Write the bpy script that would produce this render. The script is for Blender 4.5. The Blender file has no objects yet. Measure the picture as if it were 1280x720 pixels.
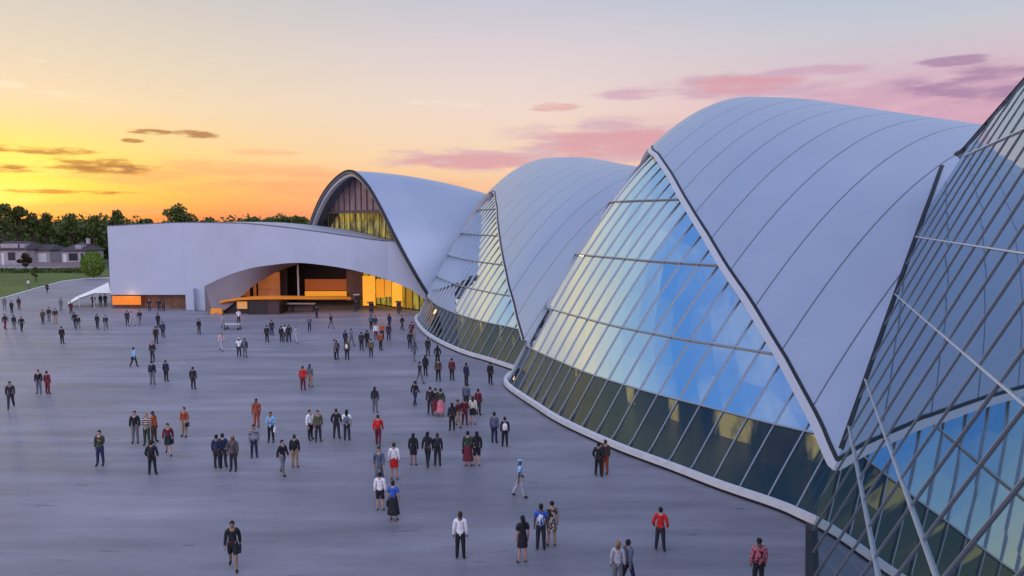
import bpy, bmesh, random
from math import *
from mathutils import Vector, noise as mnoise
random.seed(7)
S_ = bpy.context.scene
COL = S_.collection
F = 900.0; HZ = 276.0; PITCH = atan((360-HZ)/F); CH = 12.0

# ------------------------------------------------------------------ helpers
def ray(px, py):
    dx = (px-640)/F; dy = (360-py)/F
    return Vector((dx, cos(PITCH)+dy*sin(PITCH), -sin(PITCH)+dy*cos(PITCH)))
def gp(px, py, z=0.0):
    d = ray(px, py); return d*((z-CH)/d.z)+Vector((0, 0, CH))
def pd(px, py, Y):
    d = ray(px, py); return d*(Y/d.y)+Vector((0, 0, CH))
def azel(px, py):
    d = ray(px, py); return atan2(d.x, d.y), atan2(d.z, hypot(d.x, d.y))
def cr(pts, t):
    n = len(pts); t = min(max(t, 0), n-1-1e-9); i = int(t); f = t-i
    g = lambda k: pts[k] if 0 <= k < n else (2*pts[0]-pts[1] if k < 0 else 2*pts[-1]-pts[-2])
    a, b, c, d = g(i-1), g(i), g(i+1), g(i+2)
    return .5*((2*b)+(c-a)*f+(2*a-5*b+4*c-d)*f*f+(3*b-a-3*c+d)*f**3)
def interp(x, xs, ys):
    if x <= xs[0]: return ys[0]
    if x >= xs[-1]: return ys[-1]
    lo = 0; hi = len(xs)-1
    while hi-lo > 1:
        m = (lo+hi)//2
        if xs[m] <= x: lo = m
        else: hi = m
    f = (x-xs[lo])/(xs[hi]-xs[lo]); return ys[lo]*(1-f)+ys[hi]*f

def mat(name, col, rough=.6, metal=0., emit=None, estr=0., spec=.5, noise=None, bump=0., bscale=20.):
    m = bpy.data.materials.new(name); m.use_nodes = True
    nt = m.node_tree; b = nt.nodes['Principled BSDF']
    b.inputs['Base Color'].default_value = (*col, 1); b.inputs['Roughness'].default_value = rough
    b.inputs['Metallic'].default_value = metal; b.inputs['Specular IOR Level'].default_value = spec
    if emit: b.inputs['Emission Color'].default_value = (*emit, 1); b.inputs['Emission Strength'].default_value = estr
    tc = None
    if noise:
        sc, col2, lo, hi = noise
        tc = nt.nodes.new('ShaderNodeTexCoord'); n = nt.nodes.new('ShaderNodeTexNoise')
        n.inputs['Scale'].default_value = sc; n.inputs['Detail'].default_value = 6
        nt.links.new(tc.outputs['Object'], n.inputs['Vector'])
        r = nt.nodes.new('ShaderNodeValToRGB'); r.color_ramp.elements[0].position = lo; r.color_ramp.elements[1].position = hi
        r.color_ramp.elements[0].color = (*col, 1); r.color_ramp.elements[1].color = (*col2, 1)
        nt.links.new(n.outputs['Fac'], r.inputs['Fac']); nt.links.new(r.outputs['Color'], b.inputs['Base Color'])
    if bump:
        if not tc: tc = nt.nodes.new('ShaderNodeTexCoord')
        n2 = nt.nodes.new('ShaderNodeTexNoise'); n2.inputs['Scale'].default_value = bscale; n2.inputs['Detail'].default_value = 4
        nt.links.new(tc.outputs['Object'], n2.inputs['Vector'])
        bp = nt.nodes.new('ShaderNodeBump'); bp.inputs['Strength'].default_value = bump; bp.inputs['Distance'].default_value = .05
        nt.links.new(n2.outputs['Fac'], bp.inputs['Height']); nt.links.new(bp.outputs['Normal'], b.inputs['Normal'])
    return m

class MB:
    def __init__(s): s.v = []; s.f = []; s.uv = []; s.mi = []
    def add(s, vs, fs, uvs=None, mi=0):
        o = len(s.v); s.v += [tuple(v) for v in vs]
        for k, f in enumerate(fs):
            s.f.append([i+o for i in f]); s.mi.append(mi)
            s.uv.append(uvs[k] if uvs else [(0, 0)]*len(f))
    def box(s, c, size, rz=0., mi=0):
        c = Vector(c); hx, hy, hz = [q/2 for q in size]; cz, sz = cos(rz), sin(rz)
        vs = [(c.x+x*hx*cz-y*hy*sz, c.y+x*hx*sz+y*hy*cz, c.z+z*hz) for x in (-1, 1) for y in (-1, 1) for z in (-1, 1)]
        s.add(vs, [(0, 1, 3, 2), (4, 6, 7, 5), (0, 4, 5, 1), (2, 3, 7, 6), (0, 2, 6, 4), (1, 5, 7, 3)], mi=mi)
    def ribbon(s, P, N, b0, b1, n0, n1, mi=0, closed_ends=True):
        # rectangular bar swept along P; N = outward normals; b = sideways offset, n = outward offset
        n = len(P); vs = []
        for i in range(n):
            T = (P[min(i+1, n-1)]-P[max(i-1, 0)]).normalized(); B = N[i].cross(T).normalized()
            for (b, h) in ((b0, n0), (b1, n0), (b1, n1), (b0, n1)): vs.append(P[i]+B*b+N[i]*h)
        fs = []
        for i in range(n-1):
            for k in range(4):
                a = i*4+k; b = i*4+(k+1) % 4; fs.append((a, b, b+4, a+4))
        if closed_ends: fs += [(3, 2, 1, 0), (n*4-4, n*4-3, n*4-2, n*4-1)]
        s.add(vs, fs, mi=mi)
    def tube(s, P, R, seg=6, mi=0):
        vs = []; n = len(P)
        for i in range(n):
            T = (P[min(i+1, n-1)]-P[max(i-1, 0)]).normalized()
            A = T.cross(Vector((0, 0, 1)) if abs(T.z) < .9 else Vector((1, 0, 0))).normalized(); B = T.cross(A)
            for k in range(seg):
                a = 2*pi*k/seg; vs.append(P[i]+(A*cos(a)+B*sin(a))*R[i])
        fs = [(i*seg+k, i*seg+(k+1) % seg, (i+1)*seg+(k+1) % seg, (i+1)*seg+k) for i in range(n-1) for k in range(seg)]
        fs += [tuple(range(seg))[::-1], tuple(range((n-1)*seg, n*seg))]
        s.add(vs, fs, mi=mi)
    def mesh(s, name, mats, smooth=False):
        me = bpy.data.meshes.new(name); me.from_pydata(s.v, [], s.f)
        ul = me.uv_layers.new(name='UVMap'); k = 0
        for p, u, mi in zip(me.polygons, s.uv, s.mi):
            p.material_index = mi; p.use_smooth = smooth
            for j in range(len(u)): ul.data[k+j].uv = u[j]
            k += len(u)
        for m in (mats if isinstance(mats, (list, tuple)) else [mats]): me.materials.append(m)
        me.update(); return me
    def build(s, name, mats, parent=None, smooth=False):
        o = bpy.data.objects.new(name, s.mesh(name, mats, smooth)); COL.objects.link(o)
        if parent: o.parent = parent; o.matrix_parent_inverse = parent.matrix_world.inverted()
        return o
def tag(o, label=None, cat=None, group=None, kind=None):
    if label: o['label'] = label
    if cat: o['category'] = cat
    if group: o['group'] = group
    if kind: o['kind'] = kind
    return o
def empty(name, loc, label, cat, group=None):
    o = bpy.data.objects.new(name, None); o.location = loc; COL.objects.link(o)
    o.matrix_world.translation = Vector(loc)
    return tag(o, label, cat, group)
def grid(mb, rows, uvf=None, flip=False, mi=0):
    n = len(rows); m = len(rows[0]); vs = [p for r in rows for p in r]; fs = []; uvs = []
    for i in range(n-1):
        for j in range(m-1):
            q = (i*m+j, i*m+j+1, (i+1)*m+j+1, (i+1)*m+j)
            c = ((i, j), (i, j+1), (i+1, j+1), (i+1, j))
            if flip: q = q[::-1]; c = c[::-1]
            fs.append(q); uvs.append([uvf(*k) if uvf else (0, 0) for k in c])
    mb.add(vs, fs, uvs, mi)

# ------------------------------------------------------------------ camera, render
cam = bpy.data.cameras.new('camera'); co = bpy.data.objects.new('camera', cam); COL.objects.link(co)
cam.sensor_width = 36; cam.lens = 36*F/1280; cam.clip_end = 6000; cam.clip_start = .1
co.location = (0, 0, CH); co.rotation_euler = (pi/2-PITCH, 0, 0); S_.camera = co
S_.view_settings.view_transform = 'Standard'; S_.view_settings.look = 'None'; S_.view_settings.gamma = 1
S_.view_settings.exposure = 0.0
try: S_.view_settings.use_curve_mapping = False
except Exception: pass
S_.cycles.max_bounces = 6; S_.cycles.diffuse_bounces = 3; S_.cycles.glossy_bounces = 4; S_.cycles.transparent_max_bounces = 8
S_.cycles.caustics_reflective = False

# ------------------------------------------------------------------ world sky
w = bpy.data.worlds.new('World'); S_.world = w; w.use_nodes = True; nt = w.node_tree
nt.nodes.clear(); N = nt.nodes.new; Lk = nt.links.new
SUN_AZ, SUN_EL = radians(-37), radians(2.2)      # azimuth measured from +Y towards +X
def sock(v, inp):
    if isinstance(v, (int, float)): inp.default_value = v
    else: Lk(v, inp)
def Mt(op, a, b=0., c=0.):
    n = N('ShaderNodeMath'); n.operation = op; sock(a, n.inputs[0]); sock(b, n.inputs[1]); sock(c, n.inputs[2]); return n.outputs[0]
def sstep(x, lo, hi):
    n = N('ShaderNodeMapRange'); n.interpolation_type = 'SMOOTHSTEP'; sock(x, n.inputs[0])
    n.inputs[1].default_value = lo; n.inputs[2].default_value = hi; return n.outputs[0]
def ramp(x, stops):
    n = N('ShaderNodeValToRGB'); cr_ = n.color_ramp; cr_.interpolation = 'LINEAR'
    while len(cr_.elements) < len(stops): cr_.elements.new(.5)
    for e, (p, c) in zip(cr_.elements, stops): e.position = p; e.color = (*c, 1)
    sock(x, n.inputs[0]); return n.outputs[0]
def mixc(f, a, b, mode='MIX'):
    n = N('ShaderNodeMix'); n.data_type = 'RGBA'; n.blend_type = mode; sock(f, n.inputs[0])
    for v, i in ((a, 6), (b, 7)):
        if isinstance(v, tuple): n.inputs[i].default_value = (*v, 1)
        else: Lk(v, n.inputs[i])
    return n.outputs[2]
def srgb(r, g, b):
    return tuple((c/255/12.92 if c/255 <= .04045 else ((c/255+.055)/1.055)**2.4) for c in (r, g, b))
tc = N('ShaderNodeTexCoord'); sx = N('ShaderNodeSeparateXYZ'); Lk(tc.outputs['Generated'], sx.inputs[0])
x, y, z = sx.outputs
el = Mt('ARCSINE', z); az = Mt('ARCTAN2', x, y)
eld = Mt('DIVIDE', Mt('MAXIMUM', el, 0.), pi/2)      # 0..1 over 0..90 deg
D = lambda deg: deg/90
left = ramp(eld, [(0, srgb(238, 122, 82)), (D(.8), srgb(250, 155, 92)), (D(2.6), srgb(252, 186, 102)), (D(5), srgb(250, 212, 150)), (D(8), srgb(243, 219, 184)), (D(12), srgb(226, 214, 196)), (D(17.5), srgb(203, 201, 204)),
     (D(24), srgb(246, 232, 200)), (D(33), srgb(182, 210, 230)), (D(44), srgb(92, 154, 234)), (D(60), srgb(120, 158, 232)), (1, srgb(120, 142, 210))])
mid = ramp(eld, [(0, srgb(240, 168, 140)), (D(2), srgb(251, 194, 154)), (D(4.5), srgb(252, 216, 184)), (D(9), srgb(243, 220, 210)), (D(13), srgb(226, 212, 218)), (D(17.5), srgb(196, 200, 216)),
     (D(26), srgb(212, 222, 218)), (D(35), srgb(160, 196, 232)), (D(46), srgb(90, 145, 235)), (D(60), srgb(125, 158, 228)), (1, srgb(120, 142, 210))])
right = ramp(eld, [(0, srgb(225, 160, 170)), (D(3), srgb(245, 190, 185)), (D(7), srgb(232, 178, 196)), (D(10), srgb(222, 192, 205)), (D(13), srgb(205, 205, 215)), (D(18), srgb(172, 194, 222)),
     (D(28), srgb(165, 190, 222)), (D(45), srgb(135, 165, 222)), (1, srgb(120, 142, 210))])
back = ramp(eld, [(0, srgb(175, 160, 190)), (D(8), srgb(215, 185, 205)), (D(20), srgb(200, 198, 225)), (D(45), srgb(180, 190, 228)), (1, srgb(120, 142, 210))])
azd = Mt('MULTIPLY', az, 180/pi)
c1 = mixc(sstep(azd, -30, 2), left, mid)
c2 = mixc(sstep(azd, 0, 30), c1, right)
bk = Mt('MAXIMUM', sstep(azd, 60, 120), sstep(azd, -80, -140))
sky = mixc(bk, c2, back)
# warm glow round the sun
sd = Vector((sin(SUN_AZ)*cos(SUN_EL), cos(SUN_AZ)*cos(SUN_EL), sin(SUN_EL)))
dp = N('ShaderNodeVectorMath'); dp.operation = 'DOT_PRODUCT'; Lk(tc.outputs['Generated'], dp.inputs[0]); dp.inputs[1].default_value = sd
da = Mt('SUBTRACT', azd, -36.5); de = Mt('SUBTRACT', Mt('MULTIPLY', el, 180/pi), 3.2)
g1 = Mt('POWER', 2.718, Mt('MULTIPLY', -1., Mt('ADD', Mt('POWER', Mt('ABSOLUTE', Mt('DIVIDE', da, 10.)), 2.), Mt('POWER', Mt('ABSOLUTE', Mt('DIVIDE', de, 2.8)), 2.))))
sky = mixc(Mt('MULTIPLY', g1, .97), sky, srgb(255, 238, 96))
# clouds: soft streaks inside patches of sky
def cloud(patches, color, opac, sc=(1.5, 9.), seed=0., lo=.42, hi=.62, detail=6.):
    global sky
    cv = N('ShaderNodeCombineXYZ'); Lk(Mt('MULTIPLY', azd, sc[0]*.16), cv.inputs[0]); Lk(Mt('MULTIPLY', Mt('MULTIPLY', el, 180/pi), sc[1]*.13), cv.inputs[1]); cv.inputs[2].default_value = seed
    nz = N('ShaderNodeTexNoise'); nz.inputs['Scale'].default_value = 1.; nz.inputs['Detail'].default_value = detail; nz.inputs['Roughness'].default_value = .6; Lk(cv.outputs[0], nz.inputs[0])
    tot = None
    for (px, py, wx, wy) in patches:
        a0, e0 = azel(px, py); a1, _ = azel(px+wx, py); _, e1 = azel(px, py-wy)
        q = Mt('ADD', Mt('POWER', Mt('ABSOLUTE', Mt('DIVIDE', Mt('SUBTRACT', az, a0), a1-a0)), 2.), Mt('POWER', Mt('ABSOLUTE', Mt('DIVIDE', Mt('SUBTRACT', el, e0), e1-e0)), 2.))
        g = Mt('POWER', 2.718, Mt('MULTIPLY', q, -1.)); tot = g if tot is None else Mt('MAXIMUM', tot, g)
    dens = sstep(Mt('MULTIPLY', Mt('MAXIMUM', Mt('ADD', Mt('MULTIPLY', nz.outputs[0], 2.6), -.55), 0.), Mt('MINIMUM', Mt('MULTIPLY', tot, 1.5), 1.)), lo, hi+.1)
    sky = mixc(Mt('MULTIPLY', dens, opac), sky, color)
cloud([(1180, 130, 330, 46), (770, 178, 150, 30), (930, 108, 150, 18), (590, 200, 130, 14), (800, 118, 60, 7), (1010, 90, 80, 8)], srgb(208, 164, 190), .68, (1.2, 7.), 3., .25, .75)
cloud([(760, 180, 110, 20), (930, 106, 90, 12), (690, 134, 36, 7), (600, 202, 110, 10), (540, 200, 50, 6)], srgb(226, 156, 164), .6, (1.5, 10.), 5., .35, .75)
cloud([(1195, 76, 60, 7), (1240, 105, 150, 26)], srgb(168, 128, 168), .75, (1.5, 9.), 8., .35, .85)
cloud([(260, 220, 230, 20), (430, 234, 180, 14), (330, 190, 50, 5), (60, 262, 200, 9)], srgb(246, 158, 120), .5, (1., 8.), 9., .3, .9)
cloud([(0, 238, 90, 20), (40, 205, 130, 18)], srgb(255, 238, 120), .75, (.8, 6.), 15., .3, .8)
cloud([(130, 208, 78, 11), (188, 165, 34, 4), (245, 168, 34, 5.5), (40, 187, 90, 6), (12, 211, 40, 6), (165, 176, 16, 3), (90, 240, 90, 3)], srgb(160, 104, 62), .85, (3.4, 20.), 22., .3, .85, 9.)
cloud([(130, 210, 60, 7), (20, 211, 30, 4.5)], srgb(104, 74, 68), .7, (4., 22.), 23., .4, .9, 9.)
cloud([(42, 75, 20, 4), (70, 64, 12, 2.5), (85, 118, 45, 5), (10, 105, 30, 5), (560, 130, 60, 5)], srgb(255, 240, 214), .45, (1.8, 12.), 30., .45, .9)
# thin high cloud above the frame, seen only in the glass
cv = N('ShaderNodeCombineXYZ'); Lk(Mt('MULTIPLY', azd, .05), cv.inputs[0]); Lk(Mt('MULTIPLY', eld, 7.), cv.inputs[1])
nz = N('ShaderNodeTexNoise'); nz.inputs['Scale'].default_value = 1.2; nz.inputs['Detail'].default_value = 5; Lk(cv.outputs[0], nz.inputs[0])
hi_ = Mt('MULTIPLY', sstep(nz.outputs[0], .42, .72), sstep(el, radians(20), radians(32)))
sky = mixc(Mt('MULTIPLY', hi_, .5), sky, srgb(225, 232, 240))
ns = N('ShaderNodeTexSky'); ns.sky_type = 'NISHITA'; ns.sun_disc = False; ns.sun_elevation = SUN_EL; ns.sun_rotation = SUN_AZ
b1 = N('ShaderNodeBackground'); b1.inputs[1].default_value = .012; Lk(ns.outputs[0], b1.inputs[0])
b2 = N('ShaderNodeBackground'); Lk(Mt('ADD', .93, Mt('ADD', Mt('MULTIPLY', bk, 1.5), Mt('MULTIPLY', sstep(el, radians(52), radians(75)), -.1))), b2.inputs[1]); Lk(sky, b2.inputs[0])
ad = N('ShaderNodeAddShader'); Lk(b1.outputs[0], ad.inputs[0]); Lk(b2.outputs[0], ad.inputs[1])
wo = N('ShaderNodeOutputWorld'); Lk(ad.outputs[0], wo.inputs[0])

sl = bpy.data.lights.new('sun', 'SUN'); sl.energy = .5; sl.angle = radians(6); sl.color = (1, .72, .42)
so = bpy.data.objects.new('sun', sl); COL.objects.link(so); so.rotation_euler = Vector(sd).to_track_quat('Z', 'Y').to_euler()

# ------------------------------------------------------------------ materials
M = {}
M['rim'] = mat('rim_metal', (.55, .54, .55), .4, .2)
M['gasket'] = mat('black_gasket', (.012, .012, .015), .5)
M['mullion'] = mat('mullion_metal', (.36, .38, .42), .35, .6)
M['mullion_light'] = mat('pale_metal', (.62, .62, .63), .35, .3)
M['white'] = mat('white_render', (.48, .53, .61), .55, noise=(.35, (.445, .49, .565), .35, .7))
M['kerb'] = mat('white_kerb', (.72, .71, .70), .5, noise=(2., (.6, .59, .58), .4, .8))
M['dark'] = mat('dark_interior', (.02, .022, .022), .7)
M['floor_in'] = mat('interior_floor', (.05, .05, .048), .35)
M['bronze'] = mat('bronze_wall', (.09, .05, .035), .5, noise=(.8, (.16, .08, .05), .4, .7))
def ground_mat(name, c1, c2, c3):
    m = mat(name, c1, .62); nt = m.node_tree; b = nt.nodes['Principled BSDF']; b.inputs['Specular IOR Level'].default_value = .35
    tc = nt.nodes.new('ShaderNodeTexCoord'); mp = nt.nodes.new('ShaderNodeMapping'); nt.links.new(tc.outputs['Object'], mp.inputs[0])
    mp.inputs['Rotation'].default_value = (0, 0, radians(-14)); mp.inputs['Scale'].default_value = (.07, .5, 1)
    a = nt.nodes.new('ShaderNodeTexNoise'); a.inputs['Scale'].default_value = 1; a.inputs['Detail'].default_value = 9; a.inputs['Roughness'].default_value = .62; nt.links.new(mp.outputs[0], a.inputs['Vector'])
    n2 = nt.nodes.new('ShaderNodeTexNoise'); n2.inputs['Scale'].default_value = .09; n2.inputs['Detail'].default_value = 9; n2.inputs['Roughness'].default_value = .68; nt.links.new(tc.outputs['Object'], n2.inputs['Vector'])
    r = nt.nodes.new('ShaderNodeValToRGB'); cr_ = r.color_ramp; cr_.elements[0].position = .32; cr_.elements[1].position = .74
    cr_.elements[0].color = (*c2, 1); cr_.elements[1].color = (*c3, 1); e = cr_.elements.new(.5); e.color = (*c1, 1)
    nt.links.new(a.outputs['Fac'], r.inputs[0])
    mx = nt.nodes.new('ShaderNodeMix'); mx.data_type = 'RGBA'; mx.blend_type = 'MULTIPLY'; mx.inputs[0].default_value = 1.
    r2 = nt.nodes.new('ShaderNodeValToRGB'); r2.color_ramp.elements[0].position = .3; r2.color_ramp.elements[1].position = .7
    r2.color_ramp.elements[0].color = (.76, .76, .79, 1); r2.color_ramp.elements[1].color = (1, 1, 1, 1)
    nt.links.new(n2.outputs['Fac'], r2.inputs[0]); nt.links.new(r.outputs[0], mx.inputs[6]); nt.links.new(r2.outputs[0], mx.inputs[7])
    # small scuffs and gum spots
    v = nt.nodes.new('ShaderNodeTexNoise'); v.inputs['Scale'].default_value = 1.6; v.inputs['Detail'].default_value = 3; nt.links.new(mp.outputs[0], v.inputs['Vector'])
    mp2 = nt.nodes.new('ShaderNodeMapping'); mp2.inputs['Rotation'].default_value = (0, 0, radians(-14)); mp2.inputs['Scale'].default_value = (.35, 1.7, 1); nt.links.new(tc.outputs['Object'], mp2.inputs[0]); nt.links.new(mp2.outputs[0], v.inputs['Vector'])
    r3 = nt.nodes.new('ShaderNodeValToRGB'); r3.color_ramp.elements[0].position = .26; r3.color_ramp.elements[1].position = .36
    r3.color_ramp.elements[0].color = (.62, .62, .66, 1); r3.color_ramp.elements[1].color = (1, 1, 1, 1); nt.links.new(v.outputs['Fac'], r3.inputs[0])
    m2 = nt.nodes.new('ShaderNodeMix'); m2.data_type = 'RGBA'; m2.blend_type = 'MULTIPLY'; m2.inputs[0].default_value = 1.
    nt.links.new(mx.outputs[2], m2.inputs[6]); nt.links.new(r3.outputs[0], m2.inputs[7]); nt.links.new(m2.outputs[2], b.inputs['Base Color'])
    rr = nt.nodes.new('ShaderNodeMapRange'); rr.inputs[3].default_value = .38; rr.inputs[4].default_value = .7; nt.links.new(a.outputs['Fac'], rr.inputs[0]); nt.links.new(rr.outputs[0], b.inputs['Roughness'])
    return m
M['plaza'] = ground_mat('plaza_concrete', (.258, .238, .266), (.182, .168, .192), (.375, .345, .378))
M['lawn'] = mat('lawn_grass', (.075, .11, .006), .8, noise=(.12, (.12, .15, .012), .35, .7), bump=.5, bscale=3)
M['ground'] = mat('rough_ground', (.04, .06, .02), .9, noise=(.03, (.07, .08, .035), .4, .7))
M['path'] = mat('pale_path', (.3, .27, .26), .7, noise=(.5, (.24, .22, .21), .4, .7))

def shell_mat(pitch):
    m = mat('shell_cladding', (.56, .56, .62), .38, .45); nt = m.node_tree; b = nt.nodes['Principled BSDF']
    b.inputs['Specular IOR Level'].default_value = .5
    L = nt.links.new; Nn = nt.nodes.new
    uv = Nn('ShaderNodeUVMap'); sp = Nn('ShaderNodeSeparateXYZ'); L(uv.outputs[0], sp.inputs[0])
    def mt(op, a, b_=0.):
        n = Nn('ShaderNodeMath'); n.operation = op
        for v, i in ((a, 0), (b_, 1)):
            if isinstance(v, (int, float)): n.inputs[i].default_value = v
            else: L(v, n.inputs[i])
        return n.outputs[0]
    fr = mt('FRACT', sp.outputs[0]); d = mt('ABSOLUTE', mt('SUBTRACT', fr, .5))   # seam where d>.5-eps
    seam = mt('GREATER_THAN', d, .5-.021/pitch*2)
    fy = mt('ABSOLUTE', mt('SUBTRACT', mt('FRACT', sp.outputs[1]), .5)); cross = mt('MULTIPLY', mt('GREATER_THAN', fy, .4955), .03)
    wn = Nn('ShaderNodeTexWhiteNoise'); wn.noise_dimensions = '2D'
    cb = Nn('ShaderNodeCombineXYZ'); L(mt('FLOOR', sp.outputs[0]), cb.inputs[0]); L(mt('FLOOR', sp.outputs[1]), cb.inputs[1]); L(cb.outputs[0], wn.inputs['Vector'])
    tcx = Nn('ShaderNodeTexCoord'); nz = Nn('ShaderNodeTexNoise'); nz.inputs['Scale'].default_value = .5; nz.inputs['Detail'].default_value = 5; L(tcx.outputs['Object'], nz.inputs['Vector'])
    br = mt('ADD', mt('ADD', mt('MULTIPLY', wn.outputs[0], .035), .93), mt('MULTIPLY', nz.outputs[0], .07))
    br = mt('MULTIPLY', br, mt('SUBTRACT', 1., mt('MAXIMUM', mt('MULTIPLY', seam, .62), cross)))
    vm = Nn('ShaderNodeVectorMath'); vm.operation = 'SCALE'; vm.inputs[0].default_value = (.44, .475, .55); L(br, vm.inputs['Scale']); L(vm.outputs[0], b.inputs['Base Color'])
    bp = Nn('ShaderNodeBump'); bp.inputs['Strength'].default_value = .25; bp.inputs['Distance'].default_value = .04
    L(mt('SUBTRACT', 1., seam), bp.inputs['Height']); L(bp.outputs[0], b.inputs['Normal'])
    L(mt('ADD', .30, mt('MULTIPLY', nz.outputs[0], .2)), b.inputs['Roughness'])
    return m
M['shell'] = shell_mat(2.7)

def glass_mat(name, tint, refl, base, trans, top=1., wave=.06):
    m = bpy.data.materials.new(name); m.use_nodes = True; nt = m.node_tree; nt.nodes.clear(); L = nt.links.new; Nn = nt.nodes.new
    gl = Nn('ShaderNodeBsdfGlossy'); gl.inputs['Color'].default_value = (*tint, 1); gl.inputs['Roughness'].default_value = .012
    tr = Nn('ShaderNodeBsdfTransparent'); tr.inputs[0].default_value = (*base, 1)
    df = Nn('ShaderNodeBsdfDiffuse'); df.inputs[0].default_value = (base[0]*.25, base[1]*.28, base[2]*.28, 1)
    m1 = Nn('ShaderNodeMixShader'); m1.inputs[0].default_value = trans; L(df.outputs[0], m1.inputs[1]); L(tr.outputs[0], m1.inputs[2])
    lw = Nn('ShaderNodeLayerWeight'); lw.inputs[0].default_value = .35
    mr = Nn('ShaderNodeMapRange'); mr.inputs[3].default_value = refl; mr.inputs[4].default_value = top; L(lw.outputs['Facing'], mr.inputs[0])
    pw = Nn('ShaderNodeMath'); pw.operation = 'POWER'; L(lw.outputs['Facing'], pw.inputs[0]); pw.inputs[1].default_value = 2.; L(pw.outputs[0], mr.inputs[0])
    m2 = Nn('ShaderNodeMixShader'); L(mr.outputs[0], m2.inputs[0]); L(m1.outputs[0], m2.inputs[1]); L(gl.outputs[0], m2.inputs[2])
    # old-glass waviness
    tcx = Nn('ShaderNodeTexCoord'); nz = Nn('ShaderNodeTexNoise'); nz.inputs['Scale'].default_value = .35; L(tcx.outputs['Object'], nz.inputs['Vector'])
    bp = Nn('ShaderNodeBump'); bp.inputs['Strength'].default_value = wave; bp.inputs['Distance'].default_value = .12; L(nz.outputs[0], bp.inputs['Height']); L(bp.outputs[0], gl.inputs['Normal'])
    o = Nn('ShaderNodeOutputMaterial'); L(m2.outputs[0], o.inputs[0]); return m
M['glass'] = glass_mat('coated_glass', (.88, .96, 1.0), .74, (.10, .16, .18), .3)
M['clear'] = glass_mat('clear_glass', (.80, .90, .92), .06, (.42, .54, .50), .93, .5)
M['dark_glass'] = glass_mat('smoked_glass', (.70, .86, .95), .36, (.07, .11, .14), .2, 1., .018)

# ------------------------------------------------------------------ glass halls
class Hall:
    def __init__(s, pts, ext0, ext1, par, off=(0, 0)):
        pts = [Vector(p) for p in pts]; d = (pts[0]-pts[1]).normalized()
        P = [pts[0]+d*ext0]+pts+[Vector(e) for e in ext1]; n = len(P)
        C = [cr(P, (n-1)*i/799) for i in range(800)]; L = [0.]
        for a, b in zip(C, C[1:]): L.append(L[-1]+(b-a).length)
        i0 = min(range(800), key=lambda i: abs((n-1)*i/799-1)); L0 = L[i0]
        s.L = [l-L0 for l in L]; s.X = [c.x+off[0] for c in C]; s.Y = [c.y+off[1] for c in C]; s.par = par; s.close = True
    def HS(s, u):
        th0, th1, H0, H1, H2, S0, S1, p = s.par; w_ = u/30; e_ = max(0, u-31)/15; g_ = 1-.30*e_*e_ if s.close else 1
        return th0+th1*w_, (H0+H1*w_+H2*w_*w_)*g_, S0+S1*w_, p
    def at(s, u, q):
        th, H, S, p = s.HS(u)
        z = H*(1-abs(1-q/S)**p)
        if s.close: z *= 1-.05*min(max(0, 24-u)/12, 2)*(q/S)**2
        return Vector((interp(u, s.L, s.X)+q*cos(th), interp(u, s.L, s.Y)+q*sin(th), z))
    def sz(s, u, z):
        th, H, S, p = s.HS(u); return S*(1-(max(1-z/H, 0))**(1/p))
    def nrm(s, u, q):
        a = s.at(u+.2, q)-s.at(u-.2, q); b = s.at(u, q+.1)-s.at(u, q-.1); n = b.cross(a).normalized()
        return n if n.z > 0 else -n

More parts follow.
